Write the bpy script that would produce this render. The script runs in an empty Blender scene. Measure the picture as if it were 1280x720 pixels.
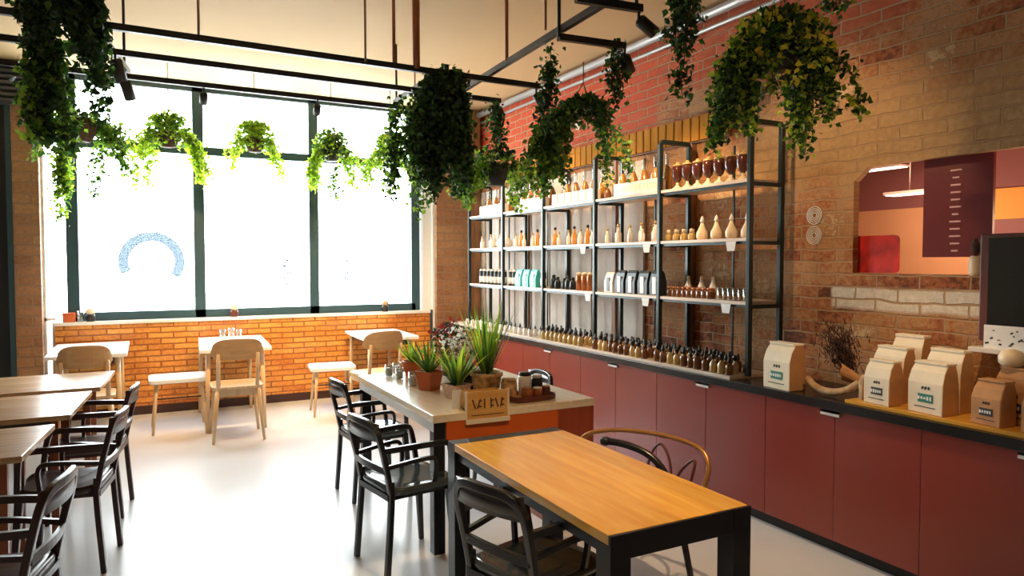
import bpy, bmesh, math, random
from mathutils import Vector, Matrix, Quaternion
random.seed(7)
COL = bpy.context.scene.collection
PI = math.pi
R = math.radians

# ------------------------------------------------------------------ materials
def nm(name):
    m = bpy.data.materials.new(name); m.use_nodes = True
    nt = m.node_tree; b = nt.nodes['Principled BSDF']
    return m, nt, b
def N(nt, t, **kw):
    n = nt.nodes.new(t)
    for k, v in kw.items(): setattr(n, k, v)
    return n
def L(nt, a, b): nt.links.new(a, b)
def c4(c): return (c[0], c[1], c[2], 1)

def plain(name, col, rough=.5, metal=0, var=.0, scale=20, bump=0, coat=0, spec=.5):
    m, nt, b = nm(name)
    b.inputs['Base Color'].default_value = c4(col)
    b.inputs['Roughness'].default_value = rough
    b.inputs['Metallic'].default_value = metal
    b.inputs['Coat Weight'].default_value = coat
    b.inputs['Specular IOR Level'].default_value = spec
    if var > 0 or bump > 0:
        tc = N(nt, 'ShaderNodeTexCoord'); no = N(nt, 'ShaderNodeTexNoise')
        no.inputs['Scale'].default_value = scale; no.inputs['Detail'].default_value = 4
        L(nt, tc.outputs['Object'], no.inputs['Vector'])
        if var > 0:
            r = N(nt, 'ShaderNodeValToRGB')
            r.color_ramp.elements[0].position = .3; r.color_ramp.elements[1].position = .7
            r.color_ramp.elements[0].color = c4([x*(1-var) for x in col])
            r.color_ramp.elements[1].color = c4([min(1, x*(1+var)) for x in col])
            L(nt, no.outputs['Fac'], r.inputs['Fac']); L(nt, r.outputs['Color'], b.inputs['Base Color'])
        if bump > 0:
            bp = N(nt, 'ShaderNodeBump'); bp.inputs['Strength'].default_value = bump
            bp.inputs['Distance'].default_value = .01
            L(nt, no.outputs['Fac'], bp.inputs['Height']); L(nt, bp.outputs['Normal'], b.inputs['Normal'])
    return m

def wood(name, c1, c2, axis='Y', rough=.35, scale=1.0, plank=0, coat=.2):
    m, nt, b = nm(name)
    tc = N(nt, 'ShaderNodeTexCoord'); mp = N(nt, 'ShaderNodeMapping')
    s = {'X': (1.2, 14, 14), 'Y': (14, 1.2, 14), 'Z': (14, 14, 1.2)}[axis]
    mp.inputs['Scale'].default_value = [x*scale for x in s]
    no = N(nt, 'ShaderNodeTexNoise'); no.inputs['Scale'].default_value = 2; no.inputs['Detail'].default_value = 6
    no.inputs['Distortion'].default_value = .4
    L(nt, tc.outputs['Object'], mp.inputs['Vector']); L(nt, mp.outputs['Vector'], no.inputs['Vector'])
    r = N(nt, 'ShaderNodeValToRGB')
    r.color_ramp.elements[0].position = .3; r.color_ramp.elements[1].position = .7
    r.color_ramp.elements[0].color = c4(c1); r.color_ramp.elements[1].color = c4(c2)
    L(nt, no.outputs['Fac'], r.inputs['Fac'])
    out = r.outputs['Color']
    if plank:
        sx = N(nt, 'ShaderNodeSeparateXYZ'); L(nt, tc.outputs['Object'], sx.inputs[0])
        mu = N(nt, 'ShaderNodeMath', operation='MULTIPLY'); mu.inputs[1].default_value = plank
        L(nt, sx.outputs['X' if axis == 'Y' else 'Y'], mu.inputs[0])
        fl = N(nt, 'ShaderNodeMath', operation='FLOOR'); L(nt, mu.outputs[0], fl.inputs[0])
        wn = N(nt, 'ShaderNodeTexWhiteNoise', noise_dimensions='1D'); L(nt, fl.outputs[0], wn.inputs['W'])
        mr = N(nt, 'ShaderNodeMapRange'); mr.inputs['To Min'].default_value = .85; mr.inputs['To Max'].default_value = 1.1
        L(nt, wn.outputs['Value'], mr.inputs['Value'])
        mx = N(nt, 'ShaderNodeVectorMath', operation='SCALE')
        L(nt, out, mx.inputs[0]); L(nt, mr.outputs[0], mx.inputs['Scale']); out = mx.outputs[0]
    L(nt, out, b.inputs['Base Color'])
    b.inputs['Roughness'].default_value = rough; b.inputs['Coat Weight'].default_value = coat
    b.inputs['Coat Roughness'].default_value = .25
    return m

def leafmat(name, col, trans=.5):
    m, nt, b = nm(name)
    b.inputs['Base Color'].default_value = c4(col); b.inputs['Roughness'].default_value = .45
    tr = N(nt, 'ShaderNodeBsdfTranslucent'); tr.inputs['Color'].default_value = c4([min(1, col[0]*1.9), min(1, col[1]*1.7), col[2]*1.0])
    mx = N(nt, 'ShaderNodeMixShader'); mx.inputs[0].default_value = trans
    L(nt, b.outputs[0], mx.inputs[1]); L(nt, tr.outputs[0], mx.inputs[2])
    L(nt, mx.outputs[0], nt.nodes['Material Output'].inputs['Surface'])
    return m

def glassmat(name, tint=(1, 1, 1), gloss=.12, rough=.02):
    m, nt, b = nm(name); nt.nodes.remove(b)
    t = N(nt, 'ShaderNodeBsdfTransparent'); t.inputs[0].default_value = c4(tint)
    g = N(nt, 'ShaderNodeBsdfGlossy'); g.inputs['Roughness'].default_value = rough
    fr = N(nt, 'ShaderNodeLayerWeight'); fr.inputs['Blend'].default_value = gloss
    mx = N(nt, 'ShaderNodeMixShader')
    L(nt, fr.outputs['Facing'], mx.inputs[0]); L(nt, t.outputs[0], mx.inputs[1]); L(nt, g.outputs[0], mx.inputs[2])
    L(nt, mx.outputs[0], nt.nodes['Material Output'].inputs['Surface'])
    return m

def emit(name, col, s):
    m, nt, b = nm(name); nt.nodes.remove(b)
    e = N(nt, 'ShaderNodeEmission'); e.inputs[0].default_value = c4(col); e.inputs[1].default_value = s
    L(nt, e.outputs[0], nt.nodes['Material Output'].inputs['Surface'])
    return m

def brick(name, plane, stops, mortar, bw, bh, rough=.8, bump=.6, msize=.012, zones=(), nscale=1.4, gloss_coat=0, wavy=.035):
    """plane 'YZ' or 'XZ'; stops: list of brick colours picked brick by brick with patches; zones: painted bricks (amin,amax,zmin,zmax,colour)"""
    m, nt, b = nm(name)
    ge = N(nt, 'ShaderNodeNewGeometry'); sp = N(nt, 'ShaderNodeSeparateXYZ'); L(nt, ge.outputs['Position'], sp.inputs[0])
    cb = N(nt, 'ShaderNodeCombineXYZ')
    U = sp.outputs['Y' if plane == 'YZ' else 'X']; V = sp.outputs['Z']
    L(nt, U, cb.inputs[0]); L(nt, V, cb.inputs[1])
    # a slight waviness of the courses
    wn = N(nt, 'ShaderNodeTexNoise'); wn.inputs['Scale'].default_value = 5; L(nt, cb.outputs[0], wn.inputs['Vector'])
    wv = N(nt, 'ShaderNodeVectorMath', operation='SCALE'); wv.inputs['Scale'].default_value = wavy
    L(nt, wn.outputs['Color'], wv.inputs[0])
    ad = N(nt, 'ShaderNodeVectorMath', operation='ADD'); L(nt, cb.outputs[0], ad.inputs[0]); L(nt, wv.outputs[0], ad.inputs[1])
    bt = N(nt, 'ShaderNodeTexBrick'); L(nt, ad.outputs[0], bt.inputs['Vector'])
    bt.inputs['Scale'].default_value = 1; bt.inputs['Brick Width'].default_value = bw; bt.inputs['Row Height'].default_value = bh
    bt.inputs['Mortar Size'].default_value = msize; bt.inputs['Mortar Smooth'].default_value = .4
    bt.inputs['Color1'].default_value = (0, 0, 0, 1); bt.inputs['Color2'].default_value = (1, 1, 1, 1)
    bt.inputs['Mortar'].default_value = (.5, .5, .5, 1)
    n1 = N(nt, 'ShaderNodeTexNoise'); n1.inputs['Scale'].default_value = nscale; n1.inputs['Detail'].default_value = 3
    L(nt, cb.outputs[0], n1.inputs['Vector'])
    n2 = N(nt, 'ShaderNodeTexNoise'); n2.inputs['Scale'].default_value = 28; n2.inputs['Detail'].default_value = 8
    n2.inputs['Roughness'].default_value = .7
    L(nt, cb.outputs[0], n2.inputs['Vector'])
    # mixed factor = .5*patch + .3*brick + .2*grain
    def mad(x, k, y=None):
        q = N(nt, 'ShaderNodeMath', operation='MULTIPLY_ADD'); L(nt, x, q.inputs[0]); q.inputs[1].default_value = k
        if y is None: q.inputs[2].default_value = 0
        else: L(nt, y, q.inputs[2])
        return q.outputs[0]
    f = mad(n1.outputs['Fac'], 1.0); f = mad(bt.outputs['Color'], .22, f); f = mad(n2.outputs['Fac'], .85, f)
    mr = N(nt, 'ShaderNodeMapRange'); mr.inputs['From Min'].default_value = .78; mr.inputs['From Max'].default_value = 1.27
    L(nt, f, mr.inputs['Value'])
    r = N(nt, 'ShaderNodeValToRGB'); els = r.color_ramp.elements
    while len(els) < len(stops): els.new(.5)
    for i, c in enumerate(stops):
        els[i].position = i/(len(stops)-1); els[i].color = c4(c)
    L(nt, mr.outputs[0], r.inputs['Fac'])
    out = r.outputs['Color']
    for (a0, a1, z0, z1, colr, soft) in zones:
        fac = None
        for src, lo, hi in ((U, a0, a1), (V, z0, z1)):
            for edge, up in ((lo, 1), (hi, 0)):
                if edge is None: continue
                q = N(nt, 'ShaderNodeMapRange'); q.inputs['From Min'].default_value = edge-soft; q.inputs['From Max'].default_value = edge+soft
                q.inputs['To Min'].default_value = 0 if up else 1; q.inputs['To Max'].default_value = 1 if up else 0
                # ragged edge from the grain
                e = mad(n1.outputs['Fac'], soft*2.5); 
                ee = N(nt, 'ShaderNodeMath', operation='ADD'); L(nt, src, ee.inputs[0]); L(nt, e, ee.inputs[1])
                sub = N(nt, 'ShaderNodeMath', operation='SUBTRACT'); L(nt, ee.outputs[0], sub.inputs[0]); sub.inputs[1].default_value = soft*1.25
                L(nt, sub.outputs[0], q.inputs['Value'])
                if fac is None: fac = q.outputs[0]
                else:
                    p = N(nt, 'ShaderNodeMath', operation='MULTIPLY'); L(nt, fac, p.inputs[0]); L(nt, q.outputs[0], p.inputs[1]); fac = p.outputs[0]
        vz = N(nt, 'ShaderNodeVectorMath', operation='SCALE'); vz.inputs[0].default_value = colr
        sc = N(nt, 'ShaderNodeMapRange'); sc.inputs['From Min'].default_value = .25; sc.inputs['From Max'].default_value = .75
        sc.inputs['To Min'].default_value = .75; sc.inputs['To Max'].default_value = 1.2
        L(nt, n2.outputs['Fac'], sc.inputs['Value']); L(nt, sc.outputs[0], vz.inputs['Scale'])
        g = N(nt, 'ShaderNodeMath', operation='MULTIPLY'); L(nt, fac, g.inputs[0]); g.inputs[1].default_value = .88
        mx = N(nt, 'ShaderNodeMix', data_type='RGBA'); L(nt, g.outputs[0], mx.inputs[0])
        L(nt, out, mx.inputs[6]); L(nt, vz.outputs[0], mx.inputs[7]); out = mx.outputs[2]
    mm = N(nt, 'ShaderNodeMix', data_type='RGBA'); L(nt, bt.outputs['Fac'], mm.inputs[0])
    L(nt, out, mm.inputs[6]); mm.inputs[7].default_value = c4(mortar); 
    L(nt, mm.outputs[2], b.inputs['Base Color'])
    b.inputs['Roughness'].default_value = rough; b.inputs['Coat Weight'].default_value = gloss_coat
    hh = N(nt, 'ShaderNodeMath', operation='SUBTRACT'); h2 = mad(n2.outputs['Fac'], .5)
    L(nt, h2, hh.inputs[0]); L(nt, bt.outputs['Fac'], hh.inputs[1])
    bp = N(nt, 'ShaderNodeBump'); bp.inputs['Strength'].default_value = bump; bp.inputs['Distance'].default_value = .02
    L(nt, hh.outputs[0], bp.inputs['Height']); L(nt, bp.outputs['Normal'], b.inputs['Normal'])
    return m

M = {}
M['floor'] = plain('polished_concrete', (.74, .76, .79), .25, var=.05, scale=1.3, bump=.03, spec=.6)
M['ceiling'] = plain('cream_ceiling', (.64, .44, .22), .75, var=.03, scale=.7)
M['brick_wall'] = brick('old_brick', 'YZ',
    [(.13, .04, .015), (.36, .10, .03), (.42, .17, .06), (.50, .27, .11), (.38, .17, .07), (.60, .42, .22)], (.50, .31, .16), .27, .078,
    rough=.85, bump=1.0, nscale=2.4, msize=.007,
    zones=[(None, 3.7, 2.10, 2.62, (.50, .32, .14), .14), (2.5, None, 3.0, None, (.52, .085, .025), .08), (4.7, None, 2.72, None, (.58, .075, .02), .08), (2.07, 2.98, 1.33, 1.46, (.80, .74, .62), .012)])
M['brick_pier'] = brick('pier_brick', 'XZ', [(.24, .11, .05), (.36, .18, .09), (.46, .26, .13)], (.33, .2, .12), .28, .10, rough=.75, bump=.6)
M['brick_low'] = brick('orange_brick', 'XZ', [(.56, .17, .025), (.80, .33, .05), (.90, .50, .12)], (.42, .13, .03), .25, .062, rough=.35, bump=.7, msize=.009, gloss_coat=.3, wavy=.012)
M['tan'] = plain('tan_plaster', (.72, .42, .22), .8, var=.05, scale=3)
M['lilac'] = plain('mauve_ceiling', (.28, .12, .12), .6, var=.05, scale=2)
M['amber'] = plain('amber_plaster', (.85, .45, .10), .7)
M['white_plaster'] = plain('white_plaster', (.85, .86, .86), .6)
M['grey_wall'] = plain('warm_grey_plaster', (.40, .34, .28), .8, var=.05, scale=2)
M['frame'] = plain('window_frame_paint', (.035, .085, .11), .35)
M['dark'] = plain('dark_panel', (.010, .012, .014), .4)
M['ribbed'] = plain('grey_ribbed_sheet', (.10, .11, .13), .45, metal=.3)
M['glass'] = glassmat('window_glass', (.97, 1, 1), .06)
M['clear'] = glassmat('bottle_glass', (.94, .96, .95), .35, .1)
M['sill'] = plain('white_sill', (.84, .83, .82), .3)
M['decal'] = glassmat('pale_grey_decal', (.20, .22, .24), .1, .3)
M['pipe_grey'] = plain('grey_conduit', (.42, .41, .39), .4, metal=.4)
M['black'] = plain('black_steel', (.012, .012, .013), .38, metal=.2)
M['green_black'] = plain('green_black_steel', (.018, .032, .032), .3, metal=.3)
M['copper'] = plain('brown_copper_pipe', (.33, .11, .05), .35, metal=.5)
M['rope'] = plain('jute_rope', (.42, .28, .16), .9, bump=.5, scale=80)
M['bulb'] = emit('lamp_glow', (1, .86, .66), 14)
M['maroon'] = plain('maroon_laminate', (.27, .036, .022), .27, var=.03, scale=2, spec=.8)
M['toe'] = plain('black_plinth', (.01, .009, .009), .5)
M['worktop'] = plain('black_worktop', (.014, .013, .013), .25)
M['pale_wood_x'] = wood('pale_timber', (.62, .44, .27), (.80, .64, .44), 'Y', .45)
M['shelf'] = wood('shelf_timber', (.58, .44, .33), (.74, .62, .50), 'Y', .4)
M['slat'] = wood('yellow_timber', (.46, .19, .025), (.60, .28, .05), 'Z', .9, coat=0)
M['batten'] = wood('brown_batten', (.20, .09, .04), (.34, .17, .08), 'Z', .6)
M['board'] = plain('glare_pale_board', (.66, .58, .50), .7, var=.10, scale=6)  # whitish tone holds the glare from the windows
M['table_wood'] = wood('honey_oak', (.76, .35, .035), (.95, .54, .085), 'Y', .25, plank=6, coat=.35)
M['white_top'] = wood('pale_oak_top', (.82, .68, .44), (.93, .82, .62), 'Y', .16, coat=.6)  # pale oak, made paler to put the window flare into the colour
M['left_wood'] = wood('walnut_table_wood', (.52, .29, .13), (.74, .48, .25), 'X', .25, plank=7, coat=.4)  # wood lightened, glare on the tops is in the colour
M['orange_panel'] = plain('orange_lacquer', (.66, .115, .012), .35, var=.05, scale=3)
M['red_panel'] = wood('red_brown_panel', (.28, .045, .015), (.40, .075, .02), 'Z', .35)
M['white_lam'] = plain('white_laminate', (.90, .89, .87), .3)
M['chair_black'] = plain('black_plastic', (.014, .014, .016), .25, spec=.6)
M['chair_seat'] = plain('black_plastic_blue_sheen', (.040, .055, .062), .16, spec=.8)  # black seat with the bluish window reflection put into its colour
M['chair_brown'] = plain('dark_brown_stain', (.045, .014, .012), .3, spec=.6)
M['birch'] = wood('birch', (.62, .40, .20), (.78, .56, .33), 'Z', .45)
M['birch_dark'] = wood('tan_ply', (.46, .27, .12), (.58, .36, .17), 'X', .4)
M['brass'] = plain('brass_tube', (.55, .27, .09), .3, metal=.6)
M['terracotta'] = plain('terracotta', (.62, .13, .03), .6, var=.08, scale=12)
M['soil'] = plain('soil', (.02, .014, .01), .9, bump=.6, scale=60)
M['wicker'] = plain('brown_wicker', (.09, .045, .025), .8, var=.4, scale=50, bump=.8)
M['dark_pot'] = plain('dark_pot', (.02, .018, .016), .5)
M['patterned'] = plain('woven_pattern', (.58, .36, .17), .8, var=.55, scale=26, bump=.4)
M['pink_pot'] = plain('speckled_pink_pot', (.66, .44, .34), .6, var=.3, scale=45)
M['crate'] = wood('crate_timber', (.60, .30, .07), (.82, .48, .15), 'X', .6)
M['ink'] = plain('brown_ink', (.12, .05, .02), .8)
M['paper_white'] = plain('white_paper', (.86, .86, .84), .6)
M['black_print'] = plain('black_print', (.02, .02, .02), .6)
M['kraft'] = plain('kraft_paper', (.50, .25, .10), .75, var=.10, scale=14, bump=.2)
M['cream_paper'] = plain('cream_paper', (.82, .72, .54), .7, var=.06, scale=12, bump=.15)
M['green_label'] = plain('green_label', (.02, .20, .14), .5)
M['dark_label'] = plain('dark_label', (.03, .03, .03), .5)
M['dried'] = plain('dried_flower_brown', (.075, .035, .026), .9, var=.5, scale=40)
M['drift'] = wood('driftwood', (.42, .26, .13), (.68, .50, .30), 'X', .7)
M['amber_glass'] = plain('amber_glass', (.16, .055, .012), .12, spec=.9)
M['gold_glass'] = plain('gold_glass', (.55, .38, .14), .15, spec=.9)
M['black_cap'] = plain('black_cap', (.012, .011, .011), .35)
M['slat'].node_tree.nodes['Principled BSDF'].inputs['Specular IOR Level'].default_value = .1
M['white_gloss'] = plain('white_ceramic', (.86, .82, .76), .25)
M['ivory'] = plain('ivory_wax', (.85, .70, .48), .4)
M['teal'] = plain('teal_pouch', (.05, .42, .40), .4)
M['black_pouch'] = plain('black_pouch', (.012, .016, .02), .3)
M['orange_liq'] = plain('amber_liquid', (.62, .27, .05), .2, spec=.8)
M['copper_tin'] = plain('copper_tin', (.45, .17, .07), .3, metal=.7)
M['dark_wine'] = plain('dark_wine_glass', (.07, .018, .012), .15, spec=.8)
M['menu_red'] = plain('menu_dark_red', (.17, .018, .022), .3, var=.1, scale=3)
M['poster_red'] = plain('poster_red', (.55, .02, .012), .4, var=.5, scale=9)
M['menu_text'] = plain('pink_menu_lettering', (.85, .50, .45), .5)
M['strip'] = emit('strip_light', (1, .75, .60), 3.0)
M['screen'] = plain('black_screen', (.008, .009, .006), .15)
M['brown_case'] = plain('brown_case', (.12, .028, .018), .45)
M['tile_white'] = plain('pale_outdoor_paving', (.8, .8, .8), .8)
M['red_leaf'] = leafmat('dark_red_leaf', (.24, .02, .03), .3)
M['petal'] = leafmat('white_petal', (.85, .82, .78), .4)
M['ivy_dark'] = leafmat('ivy_dark', (.012, .040, .013), .30)
M['ivy_mid'] = leafmat('ivy_mid', (.040, .115, .022), .40)
M['ivy_light'] = leafmat('ivy_light', (.16, .30, .040), .50)
M['ivy_lime'] = leafmat('ivy_lime', (.34, .48, .06), .55)
M['flower_yellow'] = leafmat('yellow_flower', (.80, .66, .08), .4)
M['stem'] = plain('brown_stem', (.10, .07, .03), .8)

# ------------------------------------------------------------------ mesh helpers
class MB:
    def __init__(s): s.v = []; s.f = []; s.mi = []; s.sm = []
    def add(s, vs, fs, mi=0, smooth=False):
        o = len(s.v); s.v += [tuple(v) for v in vs]
        for f in fs: s.f.append([o+i for i in f]); s.mi.append(mi); s.sm.append(smooth)
        return s
    def box(s, c, d, rot=None, mi=0):
        x, y, z = [k/2 for k in d]
        vs = [Vector(p) for p in ((-x,-y,-z),(x,-y,-z),(x,y,-z),(-x,y,-z),(-x,-y,z),(x,-y,z),(x,y,z),(-x,y,z))]
        if rot is not None: vs = [rot @ v for v in vs]
        vs = [v+Vector(c) for v in vs]
        return s.add(vs, [(0,3,2,1),(4,5,6,7),(0,1,5,4),(1,2,6,5),(2,3,7,6),(3,0,4,7)], mi)
    def bb(s, a, b, mi=0):
        return s.box([(a[i]+b[i])/2 for i in range(3)], [abs(b[i]-a[i]) for i in range(3)], None, mi)
    def sweep(s, pts, sec, up=(0,0,1), mi=0, smooth=False, closed=False, scales=None):
        """sweep a 2-D section (list of (a,b): a along side, b along up) along pts"""
        pts = [Vector(p) for p in pts]; n = len(pts); k = len(sec); vs = []
        U = Vector(up)
        for i, p in enumerate(pts):
            if closed: t = pts[(i+1) % n]-pts[i-1]
            else: t = pts[min(i+1, n-1)]-pts[max(i-1, 0)]
            t.normalize(); side = t.cross(U)
            if side.length < 1e-4: side = t.cross(Vector((1, 0, 0)) if abs(t.x) < .9 else Vector((0, 1, 0)))
            side.normalize(); u = side.cross(t).normalized()
            q = scales[i] if scales else 1
            vs += [p+side*a*q+u*b*q for a, b in sec]
        fs = []
        for i in range(n if closed else n-1):
            j = (i+1) % n
            for e in range(k): fs.append((i*k+e, i*k+(e+1) % k, j*k+(e+1) % k, j*k+e))
        if not closed: fs.append(tuple(reversed(range(k)))); fs.append(tuple((n-1)*k+e for e in range(k)))
        return s.add(vs, fs, mi, smooth)
    def tube(s, pts, r, n=8, mi=0, scales=None, closed=False, up=(0, 0, 1)):
        sec = [(r*math.cos(2*PI*i/n), r*math.sin(2*PI*i/n)) for i in range(n)]
        return s.sweep(pts, sec, up, mi, True, closed, scales)
    def lathe(s, prof, n=16, c=(0, 0, 0), mi=0, sq=False):
        vs = []; fs = []
        for r, z in prof:
            for i in range(n):
                a = 2*PI*i/n+(PI/4 if sq else 0)
                vs.append((c[0]+r*math.cos(a), c[1]+r*math.sin(a), c[2]+z))
        for j in range(len(prof)-1):
            for i in range(n): fs.append((j*n+i, j*n+(i+1) % n, (j+1)*n+(i+1) % n, (j+1)*n+i))
        fs.append(tuple(reversed(range(n)))); fs.append(tuple((len(prof)-1)*n+i for i in range(n)))
        return s.add(vs, fs, mi, not sq)
    def prism(s, poly, z0, z1, mi=0):
        n = len(poly); vs = [(x, y, z0) for x, y in poly]+[(x, y, z1) for x, y in poly]
        fs = [tuple(reversed(range(n))), tuple(range(n, 2*n))]+[(i, (i+1) % n, n+(i+1) % n, n+i) for i in range(n)]
        return s.add(vs, fs, mi)
    def build(s, name, mats, parent=None, bevel=0, seg=2, loc=None):
        me = bpy.data.meshes.new(name); me.from_pydata(s.v, [], s.f)
        if not isinstance(mats, (list, tuple)): mats = [mats]
        for m in mats: me.materials.append(m)
        me.polygons.foreach_set('material_index', s.mi); me.polygons.foreach_set('use_smooth', s.sm)
        me.update()
        o = bpy.data.objects.new(name, me); COL.objects.link(o)
        if parent is not None: o.parent = parent
        if loc: o.location = loc
        if bevel:
            b = o.modifiers.new('bevel', 'BEVEL'); b.width = bevel; b.segments = seg; b.limit_method = 'ANGLE'
        return o

def fix(o):
    bm = bmesh.new(); bm.from_mesh(o.data); bmesh.ops.recalc_face_normals(bm, faces=bm.faces); bm.to_mesh(o.data); bm.free(); return o
def tag(o, label, cat, group=None):
    o['label'] = label; o['category'] = cat
    if group: o['group'] = group
    return o
def struct(o): o['kind'] = 'structure'; return o
def thing(name, label, cat, loc=(0, 0, 0), rz=0, group=None):
    o = bpy.data.objects.new(name, None); COL.objects.link(o); o.location = loc; o.rotation_euler = (0, 0, rz)
    o.empty_display_size = .05
    return tag(o, label, cat, group)
def dup(root, loc, rz=None, label=None, group=None, s=None):
    r = root.copy(); COL.objects.link(r); r.location = loc
    if rz is not None: r.rotation_euler = (0, 0, rz)
    if s: r.scale = (s, s, s)
    if label: r['label'] = label
    if group: r['group'] = group
    for ch in list(root.children):
        c = ch.copy(); COL.objects.link(c); c.parent = r
        for g in list(ch.children):
            d = g.copy(); COL.objects.link(d); d.parent = c
    return r
def arc(c, r, a0, a1, n, ax='xy'):
    out = []
    for i in range(n+1):
        a = a0+(a1-a0)*i/n; p, q = r*math.cos(a), r*math.sin(a)
        out.append((c[0]+p, c[1]+q, c[2]) if ax == 'xy' else (c[0], c[1]+p, c[2]+q) if ax == 'yz' else (c[0]+p, c[1], c[2]+q))
    return out
def smooth_path(pts, it=2):
    pts = [Vector(p) for p in pts]
    for _ in range(it):
        q = [pts[0]]
        for a, b in zip(pts, pts[1:]): q += [a*.75+b*.25, a*.25+b*.75]
        q.append(pts[-1]); pts = q
    return pts
def rect(a, b): return [(-a/2, -b/2), (a/2, -b/2), (a/2, b/2), (-a/2, b/2)]
def rrect(w, d, r, n=4):
    out = []
    for cx, cy, a in ((w/2-r, d/2-r, 0), (-w/2+r, d/2-r, PI/2), (-w/2+r, -d/2+r, PI), (w/2-r, -d/2+r, 1.5*PI)):
        for i in range(n+1): t = a+PI/2*i/n; out.append((cx+r*math.cos(t), cy+r*math.sin(t)))
    return out

# ------------------------------------------------------------------ room
WX = 3.85; WY = 8.35; ZC = 3.55; LX = -2.6; BY = -2.2
struct(MB().bb((LX-.3, BY-.3, -.12), (WX+.3, WY+.35, 0)).build('floor', M['floor']))
struct(MB().bb((LX-.3, BY-.3, ZC), (WX+.3, WY+.35, ZC+.12)).build('ceiling', M['ceiling']))
# side wall of brick with the hatch cut through it
w = MB(); x0, x1 = WX, WX+.05
hy0, hy1, hz0, hz1 = 1.0, 2.84, 1.55, 2.19
w.bb((x0, hy1, 0), (x1, WY+.3, ZC)); w.bb((x0, BY, 0), (x1, hy0, ZC))
w.bb((x0, hy0, 0), (x1, hy1, hz0)); w.bb((x0, hy0, hz1), (x1, hy1, ZC))
w.add([(x0, hy1, hz1), (x0, hy1-.09, hz1), (x0, hy1, hz1-.08), (x1, hy1, hz1), (x1, hy1-.09, hz1), (x1, hy1, hz1-.08)],
      [(0, 1, 2), (5, 4, 3), (1, 4, 5, 2), (0, 3, 4, 1), (2, 5, 3, 0)])
struct(w.build('wall_right', M['brick_wall']))
# room seen through the hatch
w = MB(); HX = 5.2
w.bb((HX, .2, 0), (HX+.1, 4.9, 2.03)); w.bb((x1, 4.8, 0), (HX, 4.9, 2.9)); w.bb((x1, .2, 0), (HX, .3, 2.9))
struct(w.build('wall_kitchen', M['tan']))
struct(MB().bb((x1, .2, 2.75), (HX+.1, 4.9, 2.9)).bb((HX, .2, 2.03), (HX+.1, 4.9, 2.75)).build('ceiling_kitchen', M['lilac']))
struct(MB().bb((x1, .2, -.1), (HX, 4.9, 0)).build('floor_kitchen', M['grey_wall']))
struct(MB().bb((HX-.02, 1.3, 1.91), (HX, 2.80, 2.12)).build('trim_9', M['amber']))
struct(MB().bb((HX-.02, 1.3, 1.55), (HX, 2.80, 1.909)).build('trim_10', M['lilac']))

struct(MB().bb((LX-.16, BY, 0), (LX, WY+.3, ZC)).build('wall_left', M['grey_wall']))
struct(MB().bb((LX, BY-.16, 0), (WX, BY, ZC)).build('wall_front', M['grey_wall']))
# window wall
w = MB(); w.bb((-.83, WY, 0), (3.20, WY+.22, .97)); lw = struct(w.build('wall_back_low', M['brick_low']))
struct(MB().bb((-.84, WY-.03, .97), (3.22, WY+.24, 1.005)).build('window_sill', M['sill'], bevel=.004))
struct(MB().bb((-.82, WY-.02, 0), (3.19, WY, .09)).build('baseboard_back', M['chair_brown']))
w = MB(); w.bb((3.24, WY-.10, 0), (WX, WY+.22, ZC)); struct(w.build('wall_pier_right', M['brick_pier']))
w = MB(); w.bb((-1.14, WY-.10, 0), (-.925, WY+.22, 3.42)); struct(w.build('wall_pier_left', M['brick_pier']))
struct(MB().bb((3.10, WY+.02, .98), (3.24, WY+.22, ZC)).bb((3.21, WY-.04, 0), (3.24, WY+.22, ZC)).build('trim_1', M['white_plaster']))
struct(MB().bb((3.185, WY-.035, 0), (3.21, WY, 1.01)).build('trim_2', M['frame']))
struct(MB().bb((3.72, WY-.2, 0), (3.80, WY-.1, ZC)).build('trim_3', M['batten']))
w = MB(); w.bb((LX, WY-.05, 0), (-1.17, WY+.1, 3.2)); struct(w.build('door_1', M['dark']))
struct(MB().bb((-1.19, WY-.09, 0), (-1.14, WY+.1, 3.42)).build('trim_4', M['frame']))
w = MB()
for i in range(7): w.sweep([(LX, WY-.16, 3.16+i*.055), (-.93, WY-.16, 3.16+i*.055)], [(-.02, -.025), (.03, -.012), (.03, .012), (-.02, .025)])
w.bb((LX, WY-.14, 3.13), (-.93, WY+.2, ZC)); struct(w.build('trim_5', M['ribbed']))
struct(MB().bb((-.925, WY+.05, 3.42), (-.83, WY+.2, ZC)).build('trim_6', M['frame']))
# window frames and panes: three tall bays and a narrow side light
mx = [-.67, .52, 1.76, 3.02]
f = MB(); fy0, fy1 = WY+.06, WY+.17
for x in mx: f.bb((x-.055, fy0, 1.0), (x+.055, fy1, ZC))
f.bb((-.67, fy0, 1.005), (3.02, fy1, 1.095)); f.bb((-.67, fy0, 2.79), (3.02, fy1, 2.88)); f.bb((-.67, fy0, 3.47), (3.08, fy1, ZC))
fr = struct(f.build('window_1', M['frame'], bevel=.004))
for i in range(3):
    for z0, z1 in ((1.09, 2.8), (2.87, 3.48)):
        struct(MB().bb((mx[i]+.05, WY+.11, z0), (mx[i+1]-.05, WY+.12, z1)).build('window_glass', M['glass'], fr))
f = MB(); f.bb((-.925, WY+.06, 0), (-.905, WY+.14, 3.45)); f.bb((-.86, WY+.06, 0), (-.83, WY+.14, 1.0)); f.bb((-.925, WY+.06, 1.02), (-.83, WY+.14, 1.05))
f.bb((-.925, WY+.06, 0), (-.83, WY+.14, .3))
fr2 = struct(f.build('window_2', M['white_plaster']))
struct(MB().bb((-.905, WY+.09, .2), (-.72, WY+.10, 3.45)).build('window_glass', M['glass'], fr2))
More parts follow.
